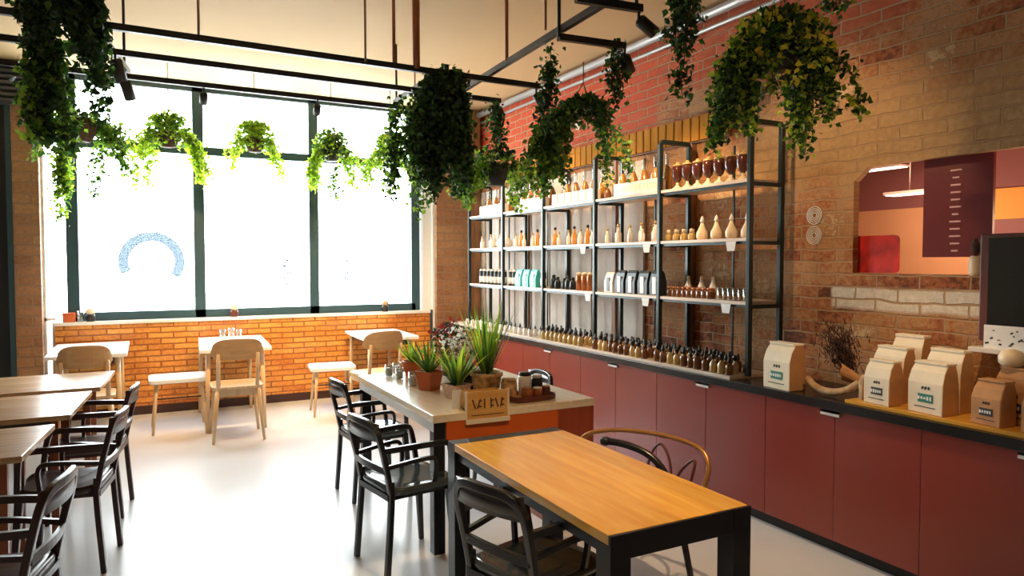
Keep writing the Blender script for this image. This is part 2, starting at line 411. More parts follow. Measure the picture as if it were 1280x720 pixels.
# pavement outside
struct(MB().bb((-14, WY+.4, -.2), (18, 40, -.08)).build('pavement_outside', M['tile_white']))
# conduit at the top of the brick wall
struct(MB().tube([(WX-.07, BY, ZC-.07), (WX-.07, WY-.1, ZC-.07)], .035, 10).tube([(WX-.03, BY, ZC-.16), (WX-.03, WY-.1, ZC-.16)], .016, 8).build('trim_7', M['pipe_grey']))

# ------------------------------------------------------------------ window decals
d = MB(); a = arc((.05, WY+.104, 1.62), .27, R(-35), R(205), 26, 'xz')
d.sweep(a, rect(.10, .002), up=(0, 1, 0)); 
d2 = d.build('round_window_decal', M['decal']); tag(d2, 'faint grey broken ring decal on the first tall window pane', 'decal')
def strokes(name, cx, cz, n, h, lab):
    d = MB()
    for i in range(n):
        z = cz+(i-(n-1)/2)*h
        for k in range(2): d.box((cx+random.uniform(-.03, .03), WY+.105, z+random.uniform(-.01, .01)), (random.uniform(.03, .07), .002, .018), Matrix.Rotation(random.uniform(-.6, .6), 3, 'Y'))
    return tag(d.build(name, M['decal']), lab, 'decal')
strokes('lettering_decal', 1.45, 1.5, 5, .07, 'faint vertical lettering on the middle window pane')
strokes('lettering_decal', 2.16, 1.52, 4, .07, 'faint vertical lettering on the window pane by the brick corner')

# ------------------------------------------------------------------ chairs
def tapered_leg(a, b, r0, r1, n=8, sq=False):
    m = MB(); sec = rect(2*r0, 2*r0) if sq else [(r0*math.cos(2*PI*i/n), r0*math.sin(2*PI*i/n)) for i in range(n)]
    m.sweep([a, b], sec, up=(0, 1, .01), smooth=not sq, scales=[1, r1/r0]); return m

def black_chair(label, loc, rz, mat='chair_black', group=None, sc=(.9, .92, 1)):
    t = thing('black_armchair', label, 'chair', loc, rz, group); t.scale = sc
    m = M[mat]; top = .80
    # seat: rounded, slightly dished
    s = MB(); poly = rrect(.43, .43, .09, 5); n = len(poly)
    vs = []; lay = [(1, .425), (1.02, .440), (1, .455), (.82, .448), (.45, .436)]
    for sc, z in lay: vs += [(x*sc, y*sc, z+(.012*(x/.2)**2 if z > .43 else 0)) for x, y in poly]
    fs = [tuple(reversed(range(n)))]+[(j*n+i, j*n+(i+1) % n, (j+1)*n+(i+1) % n, (j+1)*n+i) for j in range(4) for i in range(n)]+[tuple(4*n+i for i in range(n))]
    s.add(vs, fs, 0, True); s.build('seat', M['chair_seat'] if mat == 'chair_black' else m, t)
    for sy in (-1, 1):
        tapered_leg((.18, sy*.185, .43), (.215, sy*.205, 0), .021, .014, sq=True).build('leg', m, t, bevel=.004)
        g = MB(); g.sweep(smooth_path([(-.205, sy*.19, .50), (-.20, sy*.195, .40), (-.235, sy*.20, 0)]), rect(.030, .036), up=(0, 1, 0), scales=None)
        g.build('leg', m, t, bevel=.004)
        # arm: one bent bar from the rear post to the front leg, with a lower bar
        g = MB(); g.sweep(smooth_path([(-.255, sy*.20, .665), (-.06, sy*.235, .672), (.12, sy*.245, .672), (.165, sy*.24, .655), (.185, sy*.205, .44)], 2), rect(.03, .026), up=(0, 1, 0))
        g.build('armrest', m, t, bevel=.003)
        g = MB(); g.sweep(smooth_path([(-.235, sy*.195, .575), (.02, sy*.222, .60), (.085, sy*.222, .585), (.075, sy*.20, .45)], 2), rect(.022, .022), up=(0, 1, 0))
        g.build('arm_brace', m, t, bevel=.002)
    # hoop of the back: two posts and a bowed, round-cornered top
    path = [(-.205, -.19, .44), (-.235, -.195, .58), (-.268, -.20, .70), (-.283, -.185, top-.04), (-.300, -.135, top), (-.318, 0, top+.005),
            (-.300, .135, top), (-.283, .185, top-.04), (-.268, .20, .70), (-.235, .195, .58), (-.205, .19, .44)]
    MB().sweep(smooth_path(path, 2), rect(.034, .030), up=(1, 0, 0)).build('back_frame', m, t, bevel=.005)
    b = MB()   # bowed panel under the top
    pts = [(-.305+.028*(abs(y)/.19)**2, y) for y in [k*.19/5 for k in range(-5, 6)]]
    vs = []
    for x, y in pts: vs += [(x-.009, y, top-.085), (x+.009, y, top-.085), (x+.004, y, top+.004), (x-.014, y, top+.004)]
    fs = [(i*4+e, i*4+(e+1) % 4, (i+1)*4+(e+1) % 4, (i+1)*4+e) for i in range(10) for e in range(4)]+[(3, 2, 1, 0), (40, 41, 42, 43)]
    b.add(vs, fs, 0, True); fix(b.build('backrest', m, t))
    MB().sweep(smooth_path([(-.238, -.19, .56), (-.262, 0, .565), (-.238, .19, .56)]), rect(.02, .035), up=(0, 0, 1)).build('back_rail', m, t, bevel=.003)
    MB().sweep([(-.215, -.18, .415), (.175, -.18, .415), (.175, .18, .415), (-.215, .18, .415)], rect(.02, .03), up=(0, 0, 1), closed=True).build('seat_frame', m, t)
    return t

g = 'black armchairs along the long table'
black_chair('black armchair with blue-grey sheen on its seat at the near corner of the long table', (1.235, 3.60, 0), R(9), group=g)
black_chair('black armchair at the window end of the long planter table, half hidden by that table', (1.40, 4.78, 0), R(4), group=g)
black_chair('black armchair across the long planter table from the others, seen only beneath it', (2.30, 4.45, 0), R(178), group=g)
black_chair('black armchair with a bowed back at the open side of the honey-oak table', (1.33, 2.34, 0), R(17), group='chairs around the honey-oak table')
g = 'brown-black armchairs along the walnut tables'
black_chair('dark armchair at the walnut table next to the windows', (-.35, 5.22, 0), R(172), 'chair_brown', g)
black_chair('dark armchair at the middle walnut table, arched back clear of the tabletop', (-.40, 4.38, 0), R(170), 'chair_brown', g)
black_chair('dark armchair at the walnut table at the bottom edge of the picture', (-.56, 3.16, 0), R(168), 'chair_brown', g)

# chair with a brass hoop back on the counter side of the front table
t = thing('hoop_back_chair', 'dark chair with a brass hoop back between the honey-oak table and the cabinets', 'chair', (2.05, 2.72, 0), 0, 'chairs around the honey-oak table')
def rel(p): return (p[0]-2.05, p[1]-2.72, p[2])
MB().prism(rrect(.40, .50, .12, 6), .43, .46).build('seat', M['chair_black'], t, bevel=.008)
for a, b, mm in (((1.90, 2.56, .43), (1.88, 2.46, 0), 'brown_case'), ((2.19, 2.50, .43), (2.22, 2.40, 0), 'chair_black'), ((1.90, 2.90, .43), (1.88, 2.96, 0), 'chair_black'), ((2.19, 2.92, .43), (2.23, 2.98, 0), 'chair_black')):
    tapered_leg(rel(a), rel(b), .017, .013).build('leg', M[mm], t)
hp = smooth_path([rel(p) for p in ((1.97, 3.02, .46), (2.00, 3.09, .62), (2.04, 3.08, .71), (2.16, 2.96, .745), (2.26, 2.76, .755), (2.31, 2.58, .75), (2.325, 2.46, .72), (2.29, 2.41, .62), (2.22, 2.46, .46))], 3)
MB().tube(hp, .012, 8).build('hoop_back', M['brass'], t)
for pts in (((2.21, 2.78, .45), (2.245, 2.80, .62), (2.27, 2.73, .735), (2.27, 2.64, .62), (2.22, 2.62, .45)), ((2.22, 2.62, .45), (2.27, 2.60, .60), (2.295, 2.50, .70), (2.27, 2.50, .60), (2.22, 2.52, .45))):
    MB().tube(smooth_path([rel(p) for p in pts], 3), .007, 6).build('back_loop', M['brown_case'], t)
MB().tube(smooth_path([rel(p) for p in ((2.01, 2.84, .728), (2.07, 2.76, .725), (2.14, 2.64, .69), (2.17, 2.55, .60), (2.15, 2.50, .45))], 3), .018, 8).lathe([(.012, -.022), (.028, -.012), (.028, .012), (.012, .02)], 12, rel((2.01, 2.84, .728))).build('armrest', M['chair_black'], t)
# (the chair faces the table: its local -y side is the far side)

def wood_chair(label, loc, rz, group, bw_=.225):
    t = thing('birch_chair', label, 'chair', loc, rz, group)   # local +y is forward
    MB().prism(rrect(.44, .42, .08, 5), .475, .50).build('seat', M['birch'], t, bevel=.006)
    MB().bb((-.19, -.19, .41), (.19, -.17, .475)).bb((-.19, .17, .41), (.19, .19, .475)).bb((-.19, -.19, .41), (-.17, .19, .475)).bb((.17, -.19, .41), (.19, .19, .475)).build('seat_apron', M['birch'], t)
    for sx in (-1, 1):
        tapered_leg((sx*.17, .17, .48), (sx*.215, .215, 0), .021, .013).build('leg', M['birch'], t)
        tapered_leg((sx*.17, -.18, .48), (sx*.215, -.235, 0), .021, .013).build('leg', M['birch'], t)
        tapered_leg((sx*.165, -.185, .47), (sx*.165, -.235, .80), .019, .015).build('back_post', M['birch'], t)
    b = MB(); vs = []; n = 16
    for i in range(n+1):
        u = -1+2*i/n; ang = u*R(58); x = bw_*math.sin(ang)/math.sin(R(58)); y = -.265+.11*(1-math.cos(ang))/(1-math.cos(R(58)))
        hh = math.sqrt(max(0, 1-abs(u)**3.0)); z0 = .775-.0*hh; z1 = .80+.135*hh
        z0 = .79-.045*hh
        nx, ny = math.sin(ang)*.3, -math.cos(ang); q = .009
        vs += [(x+nx*q, y+ny*q, z0), (x-nx*q, y-ny*q, z0), (x-nx*q, y-ny*q, z1), (x+nx*q, y+ny*q, z1)]
    fs = [(i*4+e, i*4+(e+1) % 4, (i+1)*4+(e+1) % 4, (i+1)*4+e) for i in range(n) for e in range(4)]+[(3, 2, 1, 0), (n*4, n*4+1, n*4+2, n*4+3)]
    b.add(vs, fs, 0, False); fix(b.build('backrest', M['birch_dark'], t))
    return t
g = 'birch chairs at the window tables'
wood_chair('birch chair with its curved back in front of the white table beside the brick pier', (-.475, 6.92, 0), R(2), g, .20)
wood_chair('birch chair standing alone in view in front of the middle white window table', (.715, 6.88, 0), R(-1), g)
wood_chair('birch chair at the white window table behind the succulents', (2.06, 6.95, 0), R(10), g)

def stool(label, loc, rz, w=.52, group=None):
    t = thing('birch_stool', label, 'stool', loc, rz, group)
    MB().prism(rrect(w, .42, .06, 5), .475, .515).build('seat', M['white_lam'], t, bevel=.008)
    for sx in (-1, 1):
        for sy in (-1, 1): tapered_leg((sx*(w/2-.07), sy*.14, .475), (sx*(w/2-.03), sy*.20, 0), .018, .012).build('leg', M['birch'], t)
        MB().tube([(sx*(w/2-.055), -.16, .33), (sx*(w/2-.055), .16, .33)], .008, 6).build('stretcher', M['chair_brown'], t)
    MB().tube([(-(w/2-.055), -.16, .33), ((w/2-.055), -.16, .33)], .008, 6).build('stretcher', M['chair_brown'], t)
    return t
stool('birch stool with a white seat between two white window tables', (.255, 7.46, 0), 0, .52, 'white-seated stools by the windows')
stool('birch stool with a white seat near the window end of the long planter table', (1.74, 7.50, 0), R(-6), .47, 'white-seated stools by the windows')

# ------------------------------------------------------------------ small white tables by the window
def small_table(label, x0, x1, y0, y1, z, skew=0):
    cx, cy = (x0+x1)/2, (y0+y1)/2; t = thing('window_table', label, 'table', (cx, cy, 0), 0, 'white tables along the window wall')
    w, d = x1-x0, y1-y0
    MB().prism([(-w/2+skew, d/2), (-w/2, -d/2), (w/2, -d/2), (w/2+skew, d/2)][::-1], z-.035, z).build('tabletop', M['white_lam'], t, bevel=.006)
    for sx in (-1, 1):
        for sy in (-1, 1): tapered_leg((sx*(w/2-.08), sy*(d/2-.1), z-.035), (sx*(w/2-.06), sy*(d/2-.07), 0), .024, .016).build('leg', M['birch'], t)
    MB().bb((-w/2+.08, -d/2+.10, z-.10), (w/2-.08, d/2-.1, z-.036)).build('apron', M['chair_brown'], t)
    return t
small_table('white table beside the narrow brick pier, partly behind a birch chair', -.80, -.17, 7.15, 8.22, .80)
small_table('white table holding small glasses in the middle of the window wall', .42, 1.06, 7.05, 8.22, .80, .06)
small_table('white table by the brick corner pier, behind the succulents', 2.05, 2.66, 7.30, 8.25, .80, .02)

# ------------------------------------------------------------------ walnut tables at the other side
def walnut_table(label, x1, y0, y1, z=.75, L_=1.5):
    cx, cy = x1-L_/2, (y0+y1)/2; t = thing('walnut_table', label, 'table', (cx, cy, 0), R(0), 'walnut tables in a row')
    w, d = L_, y1-y0
    MB().prism([(-w/2, -d/2), (w/2-.06, -d/2), (w/2, d/2), (-w/2, d/2)], z-.03, z).build('tabletop', M['left_wood'], t, bevel=.004)
    MB().bb((-w/2+.06, -d/2+.06, z-.09), (w/2-.16, d/2-.06, z-.031)).build('apron', M['chair_brown'], t)
    for sx in (-1, 1):
        for sy in (-1, 1): tapered_leg((sx*(w/2-.15), sy*(d/2-.09), z-.03), (sx*(w/2-.15), sy*(d/2-.09), 0), .024, .018, sq=True).build('leg', M['copper'], t)
walnut_table('walnut table next to the windows, its top bright with daylight', -.24, 5.60, 6.40)
walnut_table('walnut table second from the windows, between its two neighbours', -.34, 4.66, 5.46)
walnut_table('walnut table at the bottom edge of the picture, grain running along it', -.45, 3.76, 4.43)

# ------------------------------------------------------------------ long planter table
ZT = .78
t = thing('planter_table', 'long pale oak table with black legs and orange end panel, crowded with plants', 'table', (1.90, 4.30, 0))
def rel(x, y, z): return (x-1.90, y-4.30, z)
MB().bb(rel(1.37, 3.55, ZT-.045), rel(2.43, 5.07, ZT)).build('tabletop', M['white_top'], t, bevel=.004)
MB().bb(rel(1.375, 3.56, ZT-.095), rel(1.40, 5.06, ZT-.046)).build('side_rail', M['white_lam'], t)  # daylight on this side of the table painted in as white
MB().bb(rel(1.45, 3.555, ZT-.165), rel(2.20, 3.58, ZT-.001)).build('end_panel', M['orange_panel'], t, bevel=.002)
MB().bb(rel(2.17, 3.551, 0), rel(2.425, 3.95, ZT-.047)).build('pedestal', M['red_panel'], t, bevel=.003)
for x, y in ((1.41, 3.59), (1.41, 5.02), (2.39, 5.02)):
    MB().bb(rel(x-.033, y-.033, 0), rel(x+.033, y+.033, ZT-.046)).build('leg', M['black'], t, bevel=.003)

# ------------------------------------------------------------------ front honey-oak table
ZF = .75
t = thing('oak_table', 'honey-oak topped table with a black steel frame at the front of the room', 'table', (1.59, 2.46, 0))
def rel(x, y, z): return (x-1.59, y-2.46, z)
MB().bb(rel(1.285, 1.797, ZF-.035), rel(1.895, 3.05, ZF)).build('tabletop', M['table_wood'], t, bevel=.003)
MB().bb(rel(1.366, 1.785, ZF-.085), rel(1.814, 1.7965, ZF-.001)).bb(rel(1.366, 1.79, ZF-.085), rel(1.814, 1.829, ZF-.036)).build('end_rail', M['black'], t, bevel=.002)
MB().bb(rel(1.366, 3.051, ZF-.09), rel(1.814, 3.13, ZF-.001)).build('end_rail', M['black'], t, bevel=.002)
MB().bb(rel(1.30, 1.83, ZF-.08), rel(1.32, 3.05, ZF-.036)).bb(rel(1.86, 1.83, ZF-.08), rel(1.88, 3.05, ZF-.036)).build('side_rail', M['black'], t)
for x in (1.285, 1.815):
    for y0, y1 in ((1.785, 1.865), (3.05, 3.13)):
        l = MB().bb(rel(x, y0, 0), rel(x+.08, y1, ZF-.036)); y0, y1 = (1.785, 1.7965) if y0 < 2 else (3.051, 3.13)
        l.bb(rel(x, y0, ZF-.0365), rel(x+.08, y1, ZF-.001)); l.build('leg', M['black'], t)
# a wood-coloured low box beneath it is left as floor

# ------------------------------------------------------------------ maroon cabinets and worktop
CX = 3.34; ys = [0.0, 1.04, 2.07, 3.04, 4.07, 5.10, 6.15, 7.20, 8.22]
names = ['beyond the edge of the picture, under the last paper bags', 'under the brown coffee bag and the black screen', 'under the two stacks of white-labelled coffee bags',
         'under the single coffee bag and the end of the shelving', 'under the second shelving bay', 'facing the end of the honey-oak table', 'behind the jars of the long planter table', 'behind the tall spiky plant, next to the brick corner']
for i in range(8):
    y0, y1 = ys[i], ys[i+1]; cy = (y0+y1)/2; h = (y1-y0)/2
    t = thing('base_cabinet', 'maroon double base cabinet '+names[i], 'cabinet', (CX, cy, 0), 0, 'maroon base cabinets in a row')
    MB().bb((.021, -h+.002, .07), (.47, h-.002, .80)).build('carcass', M['maroon'], t)
    MB().bb((.05, -h, 0), (.45, h, .07)).build('plinth', M['toe'], t)
    for k in (-1, 1):
        y_a, y_b = (-h+.002, -.002) if k < 0 else (.002, h-.002)
        d = MB().bb((0, y_a, .075), (.02, y_b, .80)).build('door', M['maroon'], t, bevel=.0015)
        if k > 0:
            MB().bb((-.013, -.035, .785), (.004, .085, .797)).bb((-.013, -.035, .770), (-.010, .085, .797)).build('handle', M['white_gloss'], d)
wk = MB().bb((CX-.03, 0.0, .805), (WX-.005, 8.22, .855)).build('worktop', M['worktop'], None, bevel=.003)
tag(wk, 'long continuous black worktop over the maroon cabinets along the brick wall', 'worktop')
ZW = .855
r1 = tag(MB().bb((3.33, 3.33, ZW), (3.70, 8.0, ZW+.022)).build('display_board', M['shelf'], bevel=.002), 'pale timber board under the rows of dropper bottles at the foot of the shelving', 'board', 'timber boards on the worktop')
r2 = tag(MB().bb((3.345, .6, ZW), (3.80, 2.50, ZW+.018)).build('display_board', M['table_wood'], bevel=.002), 'warm timber board under the coffee bags', 'board', 'timber boards on the worktop')
ZB = ZW+.022

# ------------------------------------------------------------------ shelving
SX0, SX1 = 3.44, 3.72; uy = [3.28, 4.17, 5.03, 5.92, 6.79, 7.68]; sz = [1.36, 1.775, 2.155]; ZT2 = 2.52
t = thing('shelving_unit', 'tall green-black steel shelving with pale timber shelves against the brick wall', 'shelving', (SX0, 3.28, ZB))
def rel(x, y, z): return (x-SX0, y-3.28, z-ZB)
for y in uy:
    pts = [rel(SX0, y, ZB), rel(SX0, y, ZT2-.02), rel(SX0+.015, y, ZT2), rel(SX1-.015, y, ZT2), rel(SX1, y, ZT2-.02), rel(SX1, y, ZB)]
    MB().sweep(pts, rect(.034, .030), up=(0, 1, 0)).build('upright_frame', M['green_black'], t, bevel=.003)
    for z in sz: MB().bb(rel(SX0+.01, y-.012, z-.045), rel(SX1-.01, y+.012, z-.02)).build('cross_bar', M['green_black'], t)
for i in range(5):
    for z in sz:
        s_ = MB().bb(rel(SX0-.01, uy[i]+.019, z-.022), rel(SX1+.05, uy[i+1]-.019, z)).build('shelf', M['shelf'], t, bevel=.002)
        MB().bb((0+.005, uy[i]+.017-3.28, z-.040-ZB), (.02, uy[i+1]-.017-3.28, z-.0225-ZB)).build('shelf_rail', M['green_black'], t)
    MB().bb(rel(SX1+.02, (uy[i]+uy[i+1])/2-.006, ZB), rel(SX1+.032, (uy[i]+uy[i+1])/2+.006, 2.45)).build('rear_rod', M['green_black'], t)

# boards and battens behind the shelves; window glare painted into the boards' pale tone
b = MB()
for i in range(9): b.bb((WX-.03, 4.85+i*.40, ZW+.01), (WX-.006, 4.85+i*.40+.37, 2.50))
tag(b.build('wall_board_cladding', M['board']), 'vertical boards coloured pale for window glare on the wall behind the far shelving bays', 'wall cladding')
for i, y in enumerate((4.25, 5.25, 6.05, 6.9, 7.55)):
    tag(MB().bb((WX-.055, y-.028, ZW+.01), (WX-.031 if y > 4.8 else WX-.005, y+.028, 2.54)).build('timber_batten', M['batten'], bevel=.003),
        'brown upright batten on the wall behind the '+['second', 'third', 'fourth', 'fifth', 'endmost'][i]+' bay of shelves from the coffee bags', 'batten', 'battens behind the shelving')
t = thing('slatted_rail', 'band of yellow timber slats fixed to the brick above the shelving', 'rail', (WX-.05, 3.85, 2.56))
MB().bb((.02, 0, -.01), (.045, 4.2, .17)).build('backing', M['batten'], t)
s = MB(); random.seed(3)
k = 0
while k*.098 < 4.1:
    s.bb((-.004, k*.098+.006, 0), (.018, k*.098+.088, .185)); k += 1
s.build('slats', M['slat'], t, bevel=.002)

# ------------------------------------------------------------------ bottles and goods on the shelves
def shelf_items(proto, pts, labels, group):
    for i, (x, y, z, lab, s) in enumerate(pts):
        if i == 0:
            proto.location = (x, y, z); proto['label'] = lab; proto['group'] = group
            if s != 1: proto.scale = (s, s, s)
        else: dup(proto, (x, y, z), None, lab, group, s)
def lathed(name, cat, profs):
    t = thing(name, '-', cat)
    for pn, mat, prof, n in profs: MB().lathe(prof, n).build(pn, M[mat], t)
    return t
baynames = ['bay by the coffee bags', 'second bay from coffee bags', 'middle bay', 'fourth bay from coffee bags', 'bay against the brick corner']
dropper = lathed('dropper_bottle', 'bottle', [('body', 'amber_glass', [(.024, 0), (.026, .004), (.026, .062), (.020, .074), (.010, .080), (.010, .088)], 12),
    ('cap', 'black_cap', [(.013, .086), (.013, .104), (.009, .107), (.0085, .125), (.003, .130)], 10)])
dropper2 = lathed('gold_bottle', 'bottle', [('body', 'gold_glass', [(.022, 0), (.024, .004), (.024, .056), (.014, .072), (.009, .080), (.009, .086)], 12),
    ('cap', 'black_cap', [(.012, .084), (.013, .092), (.018, .102), (.016, .116), (.004, .122)], 10)])
pump = lathed('white_bottle', 'bottle', [('body', 'white_gloss', [(.020, 0), (.023, .004), (.023, .05), (.012, .064), (.009, .07)], 12),
    ('cap', 'black_cap', [(.011, .069), (.011, .082), (.006, .086), (.005, .10), (.002, .102)], 10)])
random.seed(11); P1 = []; P2 = []; P3 = []
for row in range(3):
    y = 3.38 + (.03 if row == 1 else 0)
    while y < 7.62:
        bay = max(0, min(4, sum(1 for u in uy[1:] if y > u)))
        if min(abs(y-u) for u in uy) > .045 or row > 0:
            x = 3.375+row*.078+random.uniform(-.006, .006)
            if not (row == 1 and min(abs(y-u) for u in uy) < .05):
                where = baynames[bay]
                if bay < 2:
                    if (row+int(y*7)) % 3: P1.append((x, y, ZB, 'amber dropper bottle with black cap at the foot of shelving, '+where, random.choice((1, 1.06, .94))))
                    else: P2.append((x, y, ZB, 'gold bottle with flared black cap at the foot of shelving, '+where, random.choice((1, 1.05))))
                elif bay == 2:
                    P2.append((x, y, ZB, 'gold bottle with flared black cap at the foot of shelving, '+where, 1)) if row < 2 else P1.append((x, y, ZB, 'amber dropper bottle with black cap at the foot of shelving, '+where, 1))
                elif row < 2: P3.append((x, y, ZB, 'white bottle with black nozzle at the foot of shelving, '+where, 1))
        y += {0: .072, 1: .074, 2: .082, 3: .105, 4: .13}[bay]*random.uniform(.95, 1.06)
# keep clear of the front uprights
def clear(p): return not (abs(p[0]-SX0) < .045 and min(abs(p[1]-u) for u in uy) < .05)
P1 = [p for p in P1 if clear(p)]; P2 = [p for p in P2 if clear(p)]; P3 = [p for p in P3 if clear(p)]
shelf_items(dropper, P1, None, 'dropper bottles at the foot of the shelving')
shelf_items(dropper2, P2, None, 'gold bottles at the foot of the shelving')
shelf_items(pump, P3, None, 'white bottles at the foot of the shelving')

def ys_in(bay, n, a=.05, b=.05):
    y0, y1 = uy[bay]+.02+a, uy[bay+1]-.02-b
    return [y0+(y1-y0)*(i+.5)/n for i in range(n)]
# lowest shelf
jar = lathed('squat_jar', 'jar', [('body', 'amber_glass', [(.030, 0), (.034, .006), (.034, .050), (.026, .060)], 14), ('lid', 'copper_tin', [(.028, .060), (.028, .072), (.024, .075)], 14)])
shelf_items(jar, [(3.50, y, sz[0], 'squat amber jar, copper lid, lowest shelf, '+baynames[0], 1) for y in ys_in(0, 9, .36, .02)], None, 'squat amber jars on the lowest shelf')
cone = lathed('cone_bottle', 'bottle', [('body', 'white_gloss', [(.040, 0), (.044, .006), (.040, .04), (.018, .10), (.010, .13)], 14), ('stopper', 'ivory', [(.011, .13), (.013, .14), (.006, .155)], 10)])
shelf_items(cone, [(3.61, y, sz[0], 'white cone-shaped bottle behind the amber jars, '+w, 1) for y, w in ((3.78, 'first of three from the coffee bags'), (3.90, 'between two of its kind'), (4.04, 'beside the second upright'))], None, 'white cone bottles on the lowest shelf')
glassj = lathed('glass_tumbler', 'glass', [('body', 'clear', [(.024, 0), (.026, .005), (.030, .085), (.028, .086), (.022, .008)], 14), ('filling', 'orange_liq', [(.021, .008), (.023, .03)], 12)])
shelf_items(glassj, [(3.49, y, sz[0], 'clear tumbler, amber filling, lowest shelf, '+baynames[0], 1) for y in ys_in(0, 6, .02, .55)], None, 'glass tumblers on the lowest shelf')
def pouch(name, mat, h, w, d, label_mat, lab):
    t = thing(name, lab, 'pouch')
    b = MB(); vs = []
    for z, a, c in ((0, 1, 1), (h*.5, 1, 1.05), (h*.88, .97, .5), (h, .95, .12)):
        vs += [(-d/2*c, -w/2*a, z), (d/2*c, -w/2*a, z), (d/2*c, w/2*a, z), (-d/2*c, w/2*a, z)]
    fs = [(3, 2, 1, 0), (12, 13, 14, 15)]+[(j*4+e, j*4+(e+1) % 4, (j+1)*4+(e+1) % 4, (j+1)*4+e) for j in range(3) for e in range(4)]
    b.add(vs, fs); b.build('bag', M[mat], t, bevel=.004)
    MB().bb((-d/2*1.05-.003, -w*.17, h*.06), (-d/2*1.0+.004, w*.17, h*.74)).build('label', M[label_mat], t)
    return t
pb = pouch('black_pouch', 'black_pouch', .19, .125, .07, 'white_gloss', '-')
shelf_items(pb, [(3.50, y, sz[0], 'black pouch with white band on lowest shelf, '+w, 1) for y, w in ((4.26, 'first of its row from the coffee bags'), (4.41, 'second of its row from the coffee bags'), (4.565, 'third of its row from the coffee bags'), (4.715, 'fourth of its row from the coffee bags'))], None, 'black pouches on the lowest shelf')
wp = pouch('white_pouch', 'white_gloss', .17, .12, .07, 'black_pouch', '-')
shelf_items(wp, [(3.50, 4.87, sz[0], 'white pouch with a dark mark at the end of the black pouches', 1)], None, 'white pouch')
del wp['group']
smalls = lathed('dark_flask', 'bottle', [('body', 'black_pouch', [(.028, 0), (.032, .006), (.032, .06), (.018, .085), (.014, .095)], 12), ('cap', 'black_cap', [(.015, .095), (.015, .115)], 10)])
shelf_items(smalls, [(3.50+.01*(i % 3), y, sz[0], 'small black flask, lowest shelf, '+baynames[2], (1, 1.15, .9)[i % 3]) for i, y in enumerate(ys_in(2, 5, .38, .02))], None, 'small black flasks on the lowest shelf')
tin = lathed('copper_canister', 'canister', [('body', 'copper_tin', [(.030, 0), (.030, .13), (.026, .14)], 14), ('lid', 'ivory', [(.027, .14), (.027, .155), (.010, .165)], 12)])
shelf_items(tin, [(3.50, y, sz[0], 'copper canister with ivory lid on the lowest shelf, '+w, 1) for y, w in ((5.19, 'first of three from the coffee bags'), (5.28, 'middle of three'), (5.37, 'beside the black flasks'))], None, 'copper canisters on the lowest shelf')
tp = pouch('teal_pouch', 'teal', .18, .13, .07, 'white_gloss', '-')
shelf_items(tp, [(3.50, y, sz[0], 'teal pouch with a pale band on the lowest shelf, '+w, 1) for y, w in ((6.18, 'beside the copper canisters'), (6.34, 'between two teal pouches'), (6.50, 'last before the windows'))], None, 'teal pouches on the lowest shelf')
can = lathed('slim_can', 'can', [('body', 'black_pouch', [(.030, 0), (.030, .15)], 14), ('band', 'white_gloss', [(.0305, .02), (.0305, .09)], 14), ('lid', 'white_gloss', [(.030, .15), (.022, .165), (.022, .175)], 12)])
shelf_items(can, [(3.50, y, sz[0], 'slim black can, lowest shelf, '+baynames[4], 1) for y in ys_in(4, 7, .02, .15)] +
            [(3.50, y, sz[0], 'slim black can, lowest shelf, beside the teal pouches', 1) for y in (6.02, 6.63, 6.71)], None, 'slim black cans on the lowest shelf')
# middle shelf
flame = lathed('flame_bottle', 'bottle', [('body', 'ivory', [(.030, 0), (.040, .015), (.040, .05), (.018, .095), (.010, .12)], 14), ('stopper', 'white_gloss', [(.012, .12), (.016, .135), (.010, .155), (.002, .17)], 12)])
shelf_items(flame, [(3.50, y, sz[1], 'ivory flame-shaped bottle on the middle shelf, '+w, 1) for y, w in ((3.36, 'first from the end upright'), (3.50, 'second from the end upright'), (3.64, 'third from the end upright'), (3.78, 'fourth from the end upright'))], None, 'flame-shaped ivory bottles')
mini = lathed('mini_bottle', 'bottle', [('body', 'gold_glass', [(.020, 0), (.024, .005), (.024, .04), (.012, .055)], 12), ('cap', 'ivory', [(.013, .055), (.013, .08), (.006, .085)], 10)])
shelf_items(mini, [(3.49+.05*(i % 2), y, sz[1], 'little gold bottle, middle shelf, '+baynames[0], 1) for i, y in enumerate(ys_in(0, 7, .56, .0))], None, 'little gold bottles on the middle shelf')
slim = lathed('slim_bottle', 'bottle', [('body', 'white_gloss', [(.020, 0), (.023, .005), (.023, .07), (.010, .095), (.009, .12)], 12), ('cap', 'gold_glass', [(.011, .12), (.011, .14), (.005, .145)], 10)])
pts = []
for bay in (1, 2, 3, 4):
    for i, y in enumerate(ys_in(bay, (9, 8, 8, 6)[bay-1])):
        pts.append((3.49+.05*(i % 2), y, sz[1], 'slim white bottle, middle shelf, '+baynames[bay], (1, 1.12, .9)[(i*5+bay) % 3]))
keep = [p for i, p in enumerate(pts) if not (uy[2] < p[1] < uy[4] and i % 3 == 1)]
shelf_items(slim, keep, None, 'slim white bottles on the middle shelf')
brn = lathed('brown_bottle', 'bottle', [('body', 'orange_liq', [(.026, 0), (.029, .005), (.029, .09), (.011, .12), (.010, .15)], 12), ('cap', 'black_cap', [(.012, .15), (.012, .175)], 10)])
shelf_items(brn, [(3.505+.04*(i % 2), p[1], sz[1], 'amber black-capped bottle, middle shelf, '+baynames[2 if p[1] < uy[3] else 3], 1) for i, p in enumerate([p for i, p in enumerate(pts) if (uy[2] < p[1] < uy[4] and i % 3 == 1)])], None, 'amber bottles on the middle shelf')
bulbv = lathed('round_vase', 'vase', [('body', 'white_gloss', [(.025, 0), (.05, .02), (.058, .05), (.045, .085), (.018, .11), (.015, .14), (.020, .15)], 16)])
